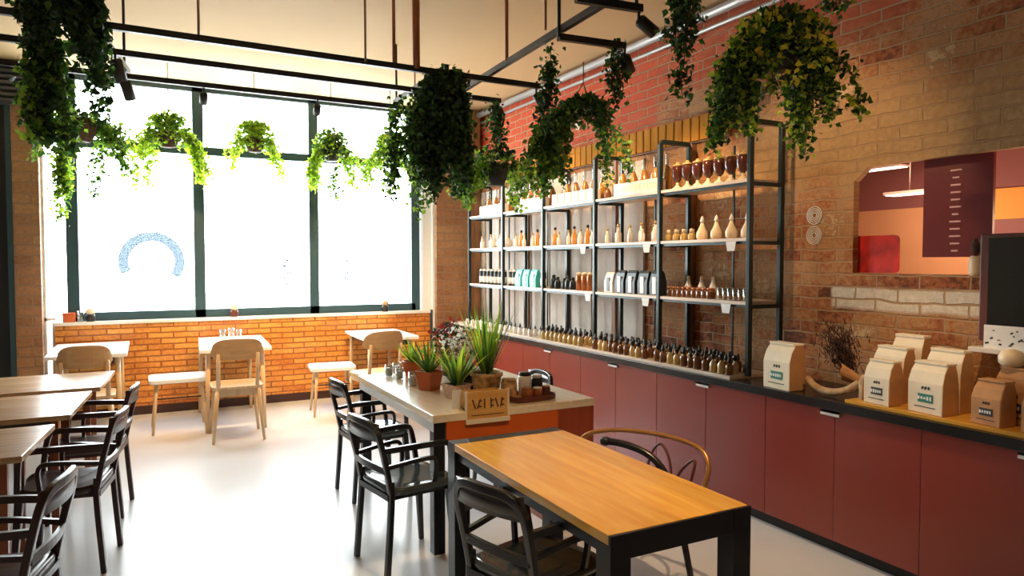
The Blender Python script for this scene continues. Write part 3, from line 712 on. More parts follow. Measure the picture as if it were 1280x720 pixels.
shelf_items(bulbv, [(3.60, y, sz[1], 'round white vase behind the bottles on the middle shelf, '+w, 1) for y, w in ((7.0, 'by the fifth upright'), (7.16, 'middle of the three'), (7.34, 'by the brick corner'))], None, 'round white vases on the middle shelf')
# top shelf
gob = lathed('goblet_decanter', 'decanter', [('foot', 'ivory', [(.040, 0), (.040, .006), (.012, .03), (.010, .05)], 14), ('bowl', 'dark_wine', [(.012, .05), (.030, .07), (.042, .11), (.040, .15), (.034, .17)], 14), ('lid', 'gold_glass', [(.036, .17), (.036, .18), (.014, .188), (.012, .20)], 12)])
shelf_items(gob, [(3.50, y, sz[2], 'footed decanter with dark bowl on the top shelf, '+w, 1) for y, w in zip(ys_in(0, 7), ['first from the end upright', 'second from the end upright', 'third from the end upright', 'middle of the seven', 'third from the second upright', 'second from the second upright', 'beside the second upright'])], None, 'footed decanters on the top shelf')
def boxm():
    t = thing('white_gift_box', '-', 'box')
    MB().bb((-.045, -.048, 0), (.045, .042, .105)).build('carton', M['white_gloss'], t, bevel=.003)
    MB().bb((-.047, -.030, .03), (-.0455, .028, .08)).build('label', M['ivory'], t)
    return t
bx = boxm(); random.seed(8); pts = []
for bay in (1, 2, 3, 4):
    for i, y in enumerate(ys_in(bay, (6, 6, 5, 5)[bay-1], .04, .22 if bay != 2 else .10)): pts.append((3.50, y, sz[2], 'white gift box, top shelf, '+baynames[bay], 1))
shelf_items(bx, pts, None, 'white gift boxes on the top shelf')
car = lathed('tall_carafe', 'carafe', [('glass', 'clear', [(.036, 0), (.040, .005), (.040, .15), (.018, .21), (.016, .30), (.020, .31), (.016, .309), (.014, .21), (.036, .148), (.036, .008)], 14),
    ('liquid', 'orange_liq', [(.037, .01), (.037, .15), (.022, .20), (.015, .215)], 12)])
pts = []
for bay in (1, 2, 3, 4):
    for i, y in enumerate(ys_in(bay, (5, 5, 5, 4)[bay-1], .04, .06)): pts.append((3.62, y, sz[2], 'tall amber-filled carafe, top shelf, '+baynames[bay], 1))
shelf_items(car, pts, None, 'tall carafes on the top shelf')
vs_ = lathed('dried_flower_vase', 'vase', [('body', 'amber_glass', [(.022, 0), (.032, .02), (.028, .06), (.012, .09)], 12)])
fl = MB()
for i in range(60):
    a = random.uniform(0, 2*PI); r_ = random.uniform(0, .06); z = random.uniform(.10, .24); p = Vector((r_*math.cos(a), r_*math.sin(a), z))
    fl.box(p, (.014, .012, .010), Matrix.Rotation(a, 3, 'Z')@Matrix.Rotation(a*2, 3, 'X'), i % 2)
fl.build('flowers', [M['petal'], M['flower_yellow']], vs_)
shelf_items(vs_, [(3.50, 4.93, sz[2], 'small amber vase of dried cream flowers by the third upright', 1)], None, 'x'); del vs_['group']
# price tags hanging from the shelf edges
def ptag(y, z, lab):
    t = thing('price_card', lab, 'card', (SX0-.012, y, z-.022), 0, 'white price cards on the shelf edges')
    c = MB(); c.add([(-.002, -.045, 0), (-.002, .045, 0), (-.002, .032, -.062), (-.002, -.032, -.062), (.001, -.045, 0), (.001, .045, 0), (.001, .032, -.062), (.001, -.032, -.062)],
        [(0, 1, 2, 3), (7, 6, 5, 4), (0, 4, 5, 1), (3, 2, 6, 7), (1, 5, 6, 2), (0, 3, 7, 4)])
    fix(c.build('card', M['paper_white'], t))
for y, z, lab in ((3.43, sz[1], 'white price card on the middle shelf edge near the end upright'), (4.31, sz[1], 'white price card on the middle shelf edge just past the second upright'),
        (3.47, sz[0], 'white price card on the lowest shelf edge near the end upright'), (4.32, sz[0], 'white price card on the lowest shelf edge under the black pouches'),
        (5.12, sz[0], 'white price card on the lowest shelf edge by the third upright'), (5.20, sz[1], 'white price card on the middle shelf edge by the third upright')):
    ptag(y, z, lab)

# ------------------------------------------------------------------ coffee bags on the worktop
def coffee_bag(label, loc, rz, w=.20, h=.26, d=.12, body='cream_paper', side='kraft', lab='green_label', window=False, s=1):
    t = thing('coffee_bag', label, 'bag', loc, rz, 'coffee bags on the worktop'); t.scale = (s, s, s)
    b = MB(); lv = [(0, 1, 1), (h*.62, 1.02, 1.0), (h*.84, .99, .80), (h*.97, .96, .52), (h, .96, .50)]; vs = []
    for z, a, c in lv:
        off = (1-c)*d*.25
        vs += [(-d/2*c+off, -w/2*a, z), (d/2*c+off, -w/2*a, z), (d/2*c+off, w/2*a, z), (-d/2*c+off, w/2*a, z)]
    nl = len(lv)
    for j in range(nl-1):
        for e in range(4):
            b.add([vs[j*4+e], vs[j*4+(e+1) % 4], vs[(j+1)*4+(e+1) % 4], vs[(j+1)*4+e]], [(0, 1, 2, 3)], 0 if e == 3 else 1)
    b.add(vs[:4], [(3, 2, 1, 0)], 1); b.add(vs[-4:], [(0, 1, 2, 3)], 0)
    o = b.build('paper_bag', [M[body], M[side]], t)  # kraft sides, with their shade put into the brown as well
    bm = bmesh.new(); bm.from_mesh(o.data); bmesh.ops.remove_doubles(bm, verts=bm.verts, dist=1e-5); bm.to_mesh(o.data); bm.free()
    bv = o.modifiers.new('bevel', 'BEVEL'); bv.width = .005; bv.segments = 2
    MB().bb((-d/2-.002, -w*.24, h*.23), (-d/2+.002, w*.20, h*.40)).build('label', M[lab], t)
    k = MB(); random.seed(int(w*1000))
    for i in range(5): k.box((-d/2-.003, -w*.17+i*w*.085, h*.315), (.002, w*.05, h*random.uniform(.04, .08)))
    k.build('lettering', M['paper_white'], t)
    k = MB()
    for i in range(3): k.box((-d/2-.0005, -w*.02+(i-1)*w*.09, h*.52), (.003, w*.05, h*.06), Matrix.Rotation(.3*i, 3, 'X'))
    k.build('print', M['black_print'], t); MB().bb((-d/2-.002, -w*.30, h*.13), (-d/2+.001, w*.30, h*.145)).build('print_line', M['black_print'], t)
    c = MB().bb((-d*.25+.006, -w*.47, h*.985), (d*.25+.022, w*.47, h*1.03)); c.build('folded_top', M[body], t, bevel=.003)
    return t
coffee_bag('cream coffee bag with a green label beside the end of the shelving', (3.40, 2.955, ZW), R(-4), .21, .27, .13)
coffee_bag('cream coffee bag with a dark label, front of the stack beside the dried bouquet', (3.42, 2.33, ZW+.018), R(-6), .155, .225, .10, lab='dark_label', body='cream_paper')
coffee_bag('taller cream coffee bag standing behind the dark-labelled one', (3.55, 2.36, ZW+.018), R(-6), .19, .285, .10)
coffee_bag('tallest cream coffee bag in the row by the dried bouquet, against the wall', (3.68, 2.35, ZW+.018), R(-4), .18, .34, .09)
coffee_bag('cream coffee bag with a bright green label in front of its twin', (3.43, 2.075, ZW+.018), R(-6), .185, .245, .11)
coffee_bag('cream coffee bag standing right behind the one with the bright green label', (3.56, 2.075, ZW+.018), R(-6), .19, .30, .10)
coffee_bag('brown kraft coffee bag with a dark label and a loaf of bread behind it', (3.43, 1.795, ZW+.018), R(-6), .135, .20, .11, body='kraft', lab='dark_label')
coffee_bag('taller brown kraft bag behind the dark-labelled kraft bag', (3.56, 1.75, ZW+.018), R(-6), .17, .25, .11, body='kraft', lab='dark_label')
coffee_bag('brown kraft bag cut off by the picture edge, below the black screen', (3.43, 1.59, ZW+.018), R(-6), .13, .19, .10, body='kraft', lab='dark_label')
l = MB().lathe([(.0, 0), (.035, .004), (.052, .02), (.054, .05), (.04, .075), (.015, .085), (0, .086)], 16)
lo = tag(l.build('bread_loaf', M['ivory']), 'round pale loaf resting on the tall kraft bag', 'bread'); lo.location = (3.56, 1.79, ZW+.018+.255)

# dried bouquet wrapped in paper
t = thing('dried_bouquet', 'dark brown bouquet of dried plumes wrapped in kraft paper on the black worktop', 'bouquet', (3.62, 2.62, ZW))
pl = MB(); random.seed(5)
for i in range(1100):
    u = random.random(); base = Vector((0, .02, .06)); tip = Vector((.04+random.gauss(0, .05), .18+random.gauss(0, .06), .31+random.gauss(0, .06)))
    p = base.lerp(tip, .35+.65*u)+Vector((random.gauss(0, .012), random.gauss(0, .015), random.gauss(0, .012)))
    q = p+Vector((random.gauss(0, .014), random.gauss(.01, .016), random.uniform(.01, .04)))
    s_ = Vector((random.gauss(0, .004), random.gauss(0, .004), .001)).normalized()*.004
    pl.add([p-s_, p+s_, q+s_*.4, q-s_*.4, p+Vector((0, 0, .003))], [(0, 1, 2, 3), (0, 4, 3)])
pl.build('plumes', M['dried'], t)['kind'] = 'stuff'
c = MB(); n = 14; vs = []
for j, (r_, k_) in enumerate(((.018, 0), (.035, .35), (.06, .7), (.085, 1))):
    for i in range(n+1):
        a_ = R(140)+R(250)*i/n; cpt = Vector((-.02, -.16, .04)).lerp(Vector((.02, .07, .13)), k_)
        vs.append(cpt+Vector((r_*math.cos(a_), 0, r_*math.sin(a_)*.8))+Vector((0, random.uniform(-.015, .015) if j == 3 else 0, 0)))
c.add(vs, [(j*(n+1)+i, j*(n+1)+i+1, (j+1)*(n+1)+i+1, (j+1)*(n+1)+i) for j in range(3) for i in range(n)])
o = c.build('wrapping', M['kraft'], t); sm = o.modifiers.new('thick', 'SOLIDIFY'); sm.thickness = .003
MB().tube(smooth_path([(0, .0, .05), (.02, .12, .17), (.04, .22, .30)]), .012, 6).build('stems', M['stem'], t)
# curved piece of driftwood / horn in front of it
h = MB().tube(smooth_path([(3.44, 2.82, ZW+.075), (3.42, 2.75, ZW+.035), (3.42, 2.65, ZW+.022), (3.44, 2.56, ZW+.045), (3.46, 2.50, ZW+.095)], 3), .022, 10, scales=[.15+.85*math.sin(PI*min(1, .12+i/33)) for i in range(34)][:34] if False else None)
tag(h.build('driftwood_horn', M['drift']), 'curved pale driftwood piece lying before the dried bouquet', 'driftwood')
tag(MB().lathe([(.02, 0), (.030, .01), (.026, .06), (.03, .11), (.018, .14), (.01, .15)], 9, (3.45, 2.46, ZW)).build('driftwood_stump', M['drift']), 'short knotty driftwood stump between the bouquet and the coffee bags', 'driftwood')

# ------------------------------------------------------------------ wall things at the hatch
t = thing('menu_sign', 'dark red hanging menu sign with a column of pale text lines in the hatch', 'menu', (WX+.08, 2.27, 1.645))
MB().bb((0, -.185, 0), (.02, .185, .56)).build('board', M['menu_red'], t)
for i in range(12): MB().box((-.003, .005, .035+i*.040), (.004, random.choice((.05, .06, .035, .055)), .009)).build('text_line', M['menu_text'], t)
pz = MB().prism(rrect(.31, .225, .03, 4), 0, .012)
o = pz.build('wall_poster', M['poster_red']); o.rotation_euler = (PI/2, 0, -PI/2); o.location = (WX+.065, 2.735, 1.665)
tag(o, 'red poster with rounded corners in the lower corner of the hatch', 'poster')
t = thing('strip_lamp', 'short white ceiling lamp glowing beyond the hatch', 'lamp', (4.8, 3.1, 2.10), 0)
MB().bb((-.06, -.16, 0), (.06, .16, .02)).build('housing', M['white_gloss'], t); MB().bb((-.05, -.15, -.006), (.05, .15, 0)).build('diffuser', M['strip'], t); MB().tube([(0, 0, .02), (0, 0, .65)], .004, 6).build('hanger', M['white_gloss'], t)
dup(t, (4.8, 3.3, 2.30), None, 'short ceiling lamp glowing beyond the hatch, higher one'); bpy.data.objects['strip_lamp.001'].scale = (1, 1, .68)
t = thing('medallion', 'pale twisted wire ornament on the brick, upper of the two', 'ornament', (WX-.004, 3.12, 1.92), 0, 'wire ornaments on the brick')
for k in range(4): MB().sweep(arc((0, 0, 0), .018+.013*k, 0, 2*PI, 20, 'yz')[:-1], rect(.005, .006), up=(1, 0, 0), closed=True).build('ring', M['white_gloss'], t)
dup(t, (WX-.004, 3.12, 1.79), None, 'pale twisted wire ornament on the brick, lower of the two')
t = thing('wall_screen', 'black wall-mounted screen in a brown case at the picture edge', 'screen', (WX-.10, 1.70, 1.20))
MB().bb((0, -.40, .02), (.09, .345, .56)).build('case', M['brown_case'], t, bevel=.006)
MB().bb((-.008, -.38, .04), (0, .30, .54)).build('display', M['screen'], t)
sh = tag(MB().bb((WX-.16, 1.28, 1.165), (WX-.002, 2.06, 1.19)).build('wall_shelf', M['white_gloss'], bevel=.003), 'narrow pale ledge under the black screen', 'shelf')
t = thing('menu_card', 'white card with black drawings and writing propped on the ledge under the screen', 'card', (WX-.13, 1.86, 1.19))
MB().bb((-.002, -.16, 0), (.002, .14, .115)).build('card', M['paper_white'], t)
k = MB(); random.seed(9)
for i in range(26):
    k.box((-.003, random.uniform(-.15, .125), random.uniform(.015, .10)), (.002, random.uniform(.006, .022), random.uniform(.003, .008)), Matrix.Rotation(random.uniform(-.7, .7), 3, 'X'))
k.build('print', M['black_print'], t)
t = thing('hanging_jar', 'small jar with a dried bud hung at the corner of the black screen', 'jar', (WX-.045, 2.095, 1.565))
MB().lathe([(.025, -.02), (.032, 0), (.032, .07), (.022, .085)], 12).build('jar', M['ivory'], t)
MB().lathe([(.008, .085), (.026, .11), (.022, .15), (.006, .175)], 10).build('bud', M['dried'], t)
MB().bb((.02, -.02, .0), (.045, .02, .03)).build('bracket', M['black'], t)
tag(MB().lathe([(.02, 0), (.05, .004), (.05, .012), (.02, .02)], 14).build('wall_lamp_dot', M['ivory']), 'small round pale wall light on the red brick', 'wall light').location = (WX-.014, 5.9, 2.98)
bpy.data.objects['wall_lamp_dot'].rotation_euler = (0, -PI/2, 0); bpy.data.objects['wall_lamp_dot'].name = 'wall_light'

# ------------------------------------------------------------------ suspended frame
ZR = 3.0
t = thing('ceiling_rack', 'black steel grid suspended under the ceiling on rods', 'rack', (1.0, 4.8, ZR))
def bar(a, b, nme='beam', mat='black', w=.034, h=.04):
    a = Vector(a)-Vector((1.0, 4.8, ZR)); b = Vector(b)-Vector((1.0, 4.8, ZR))
    MB().sweep([a, b], rect(w, h), up=(0, 0, 1) if abs((b-a).normalized().z) < .9 else (1, 0, 0)).build(nme, M[mat], t)
bar((-1.6, 4.74, ZR), (2.77, 4.83, ZR)); bar((-1.6, 5.30, ZR), (2.72, 5.42, ZR)); bar((-1.6, 5.95, ZR), (2.12, 6.06, ZR))
bar((1.98, 4.82, ZR+.05), (2.00, 6.10, ZR+.05)); bar((2.36, 5.40, ZR+.05), (2.26, 3.05, ZR+.05)); bar((2.27, 3.72, ZR), (2.74, 3.68, ZR)); bar((2.02, 3.14, ZR), (2.42, 3.10, ZR))
bar((-.30, 4.70, ZR+.05), (-.10, 6.05, ZR+.05))
def rod(x, y, z0, z1, r, mat, nme='hanging_rod'):
    MB().tube([(x-1.0, y-4.8, z0-ZR), (x-1.0, y-4.8, z1-ZR)], r, 8).build(nme, M[mat], t)
rod(1.57, 4.80, ZR, ZC, .012, 'copper'); rod(1.74, 4.81, ZR, ZC, .028, 'copper'); rod(2.31, 4.5, ZR+.05, ZC, .013, 'copper')
rod(2.27, 3.72, ZR, ZC, .012, 'black'); rod(2.21, 3.78, ZR+.05, ZC, .008, 'copper'); rod(1.36, 4.78, ZR, ZC, .008, 'rope', 'hanging_rope'); rod(.31, 4.78, ZR, ZC, .008, 'rope', 'hanging_rope')
rod(2.40, 3.12, ZR, ZC, .010, 'black'); rod(-1.2, 4.75, ZR, ZC, .012, 'black'); rod(2.0, 6.05, ZR, ZC, .010, 'black'); rod(-.12, 5.95, ZR, ZC, .010, 'black')
rod(2.12, 5.9, ZR, ZC, .006, 'copper')

# ------------------------------------------------------------------ spot lamps
def spot(label, loc, aim, watts, rad=.035, length=.12, blend=.8, size=R(75), up=True, light=True):
    t = thing('spot_lamp', label, 'lamp', loc, 0, 'small black spot lamps on the ceiling rack')
    d = (Vector(aim)-Vector(loc)).normalized(); q = d.to_track_quat('-Z', 'Y'); Mq = q.to_matrix()
    b = MB(); prof = [(rad*.7, 0), (rad, -.01), (rad, -length), (rad*.86, -length), (rad*.82, -length+.012)]
    b.lathe(prof, 14); b.v = [tuple(Mq @ Vector(v)) for v in b.v]; b.build('housing', M['black'], t)
    b = MB().lathe([(rad*.8, -length+.008), (rad*.8, -length+.004)], 14); b.v = [tuple(Mq @ Vector(v)) for v in b.v]; b.build('lens', M['bulb'], t)
    if up: MB().tube([(0, 0, 0), (0, 0, .06)], .008, 6).build('bracket', M['black'], t)
    if light:
        la = bpy.data.lights.new('spot_light', 'SPOT'); la.energy = watts; la.color = (1, .66, .36); la.spot_size = size; la.spot_blend = blend; la.shadow_soft_size = .03
        o = bpy.data.objects.new('spot_light', la); COL.objects.link(o); o.parent = t; o.location = d*(length+.01); o.rotation_euler = q.to_euler()
    return t
W_ = 70
spot('spot lamp at the far tip of the rack, aimed at the shelving corner', (2.70, 5.42, 2.94), (3.8, 6.6, 1.9), W_)
spot('spot lamp over the wide hanging basket by the wall', (2.74, 4.83, 2.94), (3.85, 5.2, 1.7), W_)
spot('spot lamp at the rack tip beside the thin leafy strand', (2.74, 3.68, 2.94), (3.85, 4.3, 1.7), W_)
spot('spot lamp at the near end of the rack, aimed at the brick', (2.40, 3.10, 2.94), (3.85, 3.0, 2.1), W_*.6)
spot('spot lamp behind the thick ivy column', (2.10, 5.42, 2.90), (3.0, 7.6, 1.2), W_*.5)
spot('spot lamp tilted out of the leafy corner, upper one', (-.16, 5.32, 2.95), (.1, 5.7, 1.9), 20, .04, .14)
spot('spot lamp tilted out of the leafy corner, lower one', (-.12, 5.92, 2.95), (.2, 6.4, 1.9), 20, .04, .14)
for x, lab in ((.42, 'spot lamp on the rack bar next to the windows, before the first mullion'), (1.30, 'spot lamp on the rack bar next to the windows, before the second mullion'), (1.95, 'spot lamp on the rack bar next to the windows, by the ivy column')):
    spot(lab, (x, 6.02, 2.94), (x+.1, 8.3, .5), 130, .03, .09, size=R(80))
spot('added spot lamp, out of view, above the near end of the worktop', (2.55, 1.6, 3.0), (3.45, 2.35, .95), 75, size=R(42))  # unseen lamp, added to brighten the coffee bags
spot('added spot lamp, out of view, above the honey-oak table', (1.7, 1.9, 3.05), (1.65, 2.5, .7), 120, size=R(65))  # unseen lamp, added to brighten the oak tabletop
for x, y in ((2.55, 1.6), (1.7, 1.9)):  # tracks and stems made only to carry the two added lamps
    tag(MB().bb((x-.02, y-.6, ZC-.03), (x+.02, y+.6, ZC)).tube([(x, y, ZC-.03), (x, y, 3.05)], .008, 6).build('lamp_track', M['black']), 'black track of an added lamp on the ceiling '+('towards the brick wall' if x > 2 else 'over the honey-oak table'), 'lamp track', 'lamp tracks')

# ------------------------------------------------------------------ hanging plants
def leaf(m, p, d, nrm, size, mi):
    d = d.normalized(); s = d.cross(nrm)
    if s.length < 1e-3: s = Vector((1, 0, 0))
    s.normalize(); n = s.cross(d)
    L_ = size; W = size*.42
    m.add([p, p+d*L_*.35+s*W+n*W*.25, p+d*L_, p+d*L_*.35-s*W+n*W*.25, p+d*L_*.45], [(0, 1, 4), (1, 2, 4), (2, 3, 4), (3, 0, 4)], mi)
def rv(s=1): return Vector((random.gauss(0, s), random.gauss(0, s), random.gauss(0, s)))
def strand(m, st, p0, out, length, dens, size, pal, wob=.02, stemr=.0025):
    """a strand that leaves p0 along out and then falls"""
    n = max(4, int(length/.05)); p = Vector(p0); d = Vector(out); pts = [p.copy()]
    for i in range(n):
        d = (d*.72+Vector((0, 0, -1))*.28+rv(.08)).normalized(); p = p+d*length/n; pts.append(p.copy())
    if st is not None: st.tube(pts, stemr, 4, up=(.3, .2, .9))
    cnt = int(length*dens)
    for k in range(cnt):
        u = random.random()*(len(pts)-1); i = int(u); q = pts[i].lerp(pts[min(i+1, len(pts)-1)], u-i)+rv(wob)
        dd = rv(1)+Vector((0, 0, -.7)); nn = rv(1)+Vector((0, -.4, .6))
        leaf(m, q, dd, nn, size*random.uniform(.6, 1.25), random.choice(pal))
    return pts
LM = [M['ivy_dark'], M['ivy_mid'], M['ivy_light'], M['ivy_lime'], M['flower_yellow']]
def window_pot(label, c, seed, pal, mass, potmat='wicker', n=8, r=.175, L_=.44, tip=None):
    return hanging_pot(label, c, r, mass, n, L_, .042, pal, potmat, .10, .13, hang=ZC-c[2], seed=seed, group='hanging pots in front of the windows', dome=1000, dirs=[.15, PI-.15], outw=.28, massz=1.1, ball=True, dens=330)
def hanging_pot(label, c, r, mass, strands, length, size, pal, potmat='wicker', pr=.10, ph=.13, hang=None, seed=1, dens=260, dome=300, group=None, dirs=None, flowers=0, cat='hanging plant', name='hanging_plant', massz=.6, cords=3, outw=.45, ball=False):
    random.seed(seed); t = thing(name, label, cat, c, 0, group)
    if potmat: MB().lathe([(pr*.62, -ph), (pr*.85, -ph*.6), (pr, 0), (pr*1.04, .01), (pr*.9, .01), (pr*.8, -.02)], 16).build('pot', M[potmat], t)
    m = MB(); st = MB()
    for i in range(dome):
        v = rv(1).normalized(); q = Vector((v.x*r, v.y*r, (v.z if v.z > -.6 else -v.z)*r*massz))*(random.uniform(.55, 1.05) if not ball else random.random()**.45*1.05)
        leaf(m, q, v+rv(.5), rv(.6)+Vector((0, 0, 1)), size*random.uniform(.7, 1.3), random.choice(mass))
    for i in range(strands):
        a = random.uniform(0, 2*PI) if dirs is None else dirs[i % len(dirs)]+random.gauss(0, .22)
        k_ = outw; o = Vector((math.cos(a)*k_, math.sin(a)*k_, .25*k_)); q = Vector((math.cos(a), math.sin(a), 0))*r*random.uniform(.35, 1.0)
        strand(m, st, q, o, length*random.uniform(.45, 1.1), dens, size, pal, wob=.022)
    for i in range(flowers):
        v = rv(1).normalized(); q = Vector((v.x*r, v.y*r, v.z*r*.7))*1.05
        leaf(m, q, rv(1), rv(1), size*1.1, 4); leaf(m, q, rv(1), rv(1), size*1.1, 4)
    m.build('foliage', LM, t)
    if st.v: st.build('vines', M['stem'], t)
    if hang:
        h = MB()
        for k in range(cords):
            a = 2*PI*k/cords+.5; h.tube([(pr*math.cos(a), pr*math.sin(a), 0), (0, 0, min(.3, hang*.6))], .003, 4, up=(1, 0, 0))
        h.tube([(0, 0, min(.3, hang*.6)), (0, 0, hang)], .004, 4, up=(1, 0, 0)); h.build('hanger', M['stem'], t)
    return t
g = 'hanging pots in front of the windows'
hanging_pot('hanging wicker pot of trailing ivy by the leafy corner, by the brick pier', (-.50, 7.4, 2.87), .17, [0, 1, 2], 10, .50, .045, [1, 2, 2], 'wicker', .13, .17, hang=ZC-2.87, seed=21, group=g, dome=330, dirs=[.1, PI-.1, .3], outw=.8, massz=.5)
window_pot('lime-green hanging pot in the middle of the first tall window', (.21, 7.6, 2.86), 22, [2, 3, 3], [2, 3, 2, 1], n=11, L_=.54, r=.19)
window_pot('lime-green hanging pot just past the first mullion', (1.00, 7.6, 2.87), 23, [2, 3, 3], [2, 3, 2], n=7)
window_pot('hanging pot just past the second mullion, darker in the middle', (1.78, 7.6, 2.83), 24, [2, 3, 2], [1, 2, 3, 1], 'dark_pot', n=8, L_=.46)
window_pot('hanging pot beside the thick ivy column', (2.44, 7.6, 2.86), 25, [2, 3, 2], [2, 3, 1], 'dark_pot', n=6)
hanging_pot('hanging dark pot of ivy before the far shelving bay', (2.66, 5.40, 2.45), .24, [0, 0, 1, 2], 14, .42, .042, [1, 2, 2], 'dark_pot', .12, .18, hang=.52, seed=26, dome=420, dirs=[PI, 0, 3.6, -.6, 2.6])
hanging_pot('wide hanging basket draped with dark ivy near the rack tip', (2.74, 4.16, 2.66), .19, [0, 1, 1], 20, .55, .038, [1, 1, 2], None, .12, .1, hang=.36, seed=27, dome=900, dirs=[2.9, 3.3, 2.6, 3.0, 0], dens=380, massz=.6, outw=.35)
hanging_pot('largest hanging basket, ivy with yellow blooms against the brick', (2.85, 2.54, 2.69), .235, [0, 1, 1, 2, 3], 30, .50, .036, [0, 1, 2, 1, 3], 'black', .13, .10, hang=ZC-2.70, seed=28, dome=1500, dirs=[2.7, 3.2, 2.9, 0, -.3, .3], dens=420, flowers=110, massz=.8, outw=.22)
def ivy(label, c, w_, length, n, size, pal, seed, dens=420, top=None, name='trailing_ivy', tilt=0):
    random.seed(seed); t = thing(name, label, 'trailing plant', c, 0, 'ivy trailing from the ceiling rack'); m = MB(); st = MB()
    for i in range(n):
        a = random.uniform(0, 2*PI); r_ = w_*math.sqrt(random.random())
        strand(m, st, (r_*math.cos(a), r_*math.sin(a)*.6, random.uniform(-.1, .03)), (math.cos(a)*.15, math.sin(a)*.1, -.5), length*random.uniform(.55, 1.05)*(1-.35*r_/max(w_, .01)), dens, size, pal, wob=.028)
    m.build('foliage', LM, t); st.build('vines', M['stem'], t)
    return t
ivy('thick column of dark ivy hanging at the middle of the rack', (1.98, 4.86, 3.0), .15, 1.08, 27, .045, [0, 0, 1, 1], 31, 480)
ivy('looser ivy beside the thick column, lit green by the windows', (1.80, 5.15, 2.85), .10, .95, 9, .042, [0, 1, 2], 32, 300)
ivy('thin dark leafy cord by the spot lamp close to the brick', (2.70, 3.70, 3.0), .015, .58, 3, .035, [0, 0, 1], 33, 420)
ivy('thin leafy cord above the wide hanging basket', (2.36, 3.95, 3.0), .015, .55, 3, .035, [0, 1], 34, 420)
ivy('long thin leafy strand in front of the brick, beside the largest basket', (2.43, 2.74, ZC), .010, 1.25, 4, .036, [0, 0, 1], 35, 420)
ivy('leafy strand with pale yellowing tips beyond the largest basket', (3.30, 2.55, ZC), .02, .72, 5, .04, [0, 1, 1, 2], 36, 360)
ivy('leafy cord down to the dark pot before the far bay', (2.66, 5.38, 2.98), .02, .5, 4, .035, [0, 0, 1], 37, 420)
ivy('dense dark ivy filling the leafy corner above the brick pier', (-.40, 4.7, 3.20), .19, .40, 24, .052, [0, 0, 0, 1], 38, 420)
ivy('long ivy strands with sunlit tips falling past the brick pier', (-.50, 4.85, 2.95), .07, .86, 9, .048, [0, 1, 1, 2], 39, 330)
ivy('ivy strands hanging beside the tilted spot lamps', (-.27, 4.95, 3.05), .03, .66, 4, .046, [0, 0, 1], 40, 380)
ivy('bright green strand hanging over the first window post', (-.66, 7.75, 2.85), .03, .92, 4, .045, [1, 2, 3], 41, 420)
ivy('thin strand of small leaves hanging in the first window', (-.38, 7.5, 2.8), .02, .85, 2, .04, [0, 1, 2], 42, 260)
ivy('short strand hanging past the second mullion', (1.80, 7.5, 2.7), .02, .65, 2, .04, [1, 1, 2], 43, 220)

# ------------------------------------------------------------------ things on the planter table
def blade(m, base, d, length, w, bend, mi=0):
    d = d.normalized(); side = d.cross(Vector((0, 0, 1)))
    if side.length < .05: side = Vector((random.random()-.5, random.random()-.5, 0))
    side.normalize(); n = 5; vs = []
    for i in range(n+1):
        u = i/n; p = base+d*length*u+Vector((d.x, d.y, -.3))*bend*u*u*length
        ww = w*(1-u)**.7*(.6+.4*min(1, u*4)); nn = side.cross(d).normalized()
        vs += [p-side*ww, p-nn*ww*.35, p+side*ww]
    m.add(vs, [f_ for i in range(n) for f_ in ((i*3, i*3+1, i*3+4, i*3+3), (i*3+1, i*3+2, i*3+5, i*3+4))], mi)
def potted(name, label, loc, pot, pr, ph, blades, bl, bw, spread, mats, bend=.25, square=False, seed=1, saucer=None, cat='potted plant'):
    random.seed(seed); t = thing(name, label, cat, loc, random.uniform(0, .5), 'potted plants on the long table')
    n = 4 if square else 18; k = 1.25 if square else 1
    o = MB().lathe([(pr*.74*k, 0), (pr*.98*k, ph*.86), (pr*1.06*k, ph*.87), (pr*1.06*k, ph), (pr*.92*k, ph), (pr*.9*k, ph*.86)], n, sq=square).build('pot', M[pot], t, bevel=.002 if square else 0)
    MB().lathe([(.002, ph*.88), (pr*.9, ph*.88), (.002, ph*.90)], 14).build('soil', M['soil'], t)
    m = MB()
    for i in range(blades):
        a = random.uniform(0, 2*PI); s_ = spread*random.random()**.6
        blade(m, Vector((math.cos(a)*pr*.3*random.random(), math.sin(a)*pr*.3*random.random(), ph*.88)), Vector((math.cos(a)*s_, math.sin(a)*s_, 1)), bl*random.uniform(.6, 1.1), bw*random.uniform(.7, 1.2), bend, random.randrange(len(mats)))
    m.build('leaves', [M[x] for x in mats], t)
    return t
potted('potted_aloe', 'bright green spiky succulent in a terracotta pot at the window end of the long table', (1.72, 4.86, ZT), 'terracotta', .075, .115, 34, .20, .016, .9, ['ivy_lime', 'ivy_light', 'ivy_light'], .1, seed=51)
potted('potted_agave', 'striped spiky agave in a square orange terracotta pot', (1.635, 4.30, ZT), 'terracotta', .075, .125, 30, .26, .017, 1.0, ['ivy_light', 'ivy_mid', 'ivy_lime', 'ivy_dark'], .1, True, 52)
potted('potted_bromeliad', 'lime-green leafy plant in a low speckled pink pot beside the crate sign', (1.68, 3.95, ZT), 'pink_pot', .075, .09, 40, .30, .020, .75, ['ivy_lime', 'ivy_light', 'ivy_mid'], .3, True, 53)
potted('potted_dark_succulent', 'dark rosette plant in a dark pot behind the crate sign', (1.82, 4.12, ZT), 'dark_pot', .08, .10, 60, .13, .018, 1.5, ['ivy_dark', 'ivy_dark', 'ivy_mid'], .3, False, 54)
potted('potted_snake_plant', 'tall upright snake plant in a woven patterned basket', (1.86, 3.90, ZT), 'patterned', .098, .155, 66, .47, .0095, .50, ['ivy_mid', 'ivy_light', 'ivy_lime', 'ivy_light'], .05, False, 55)
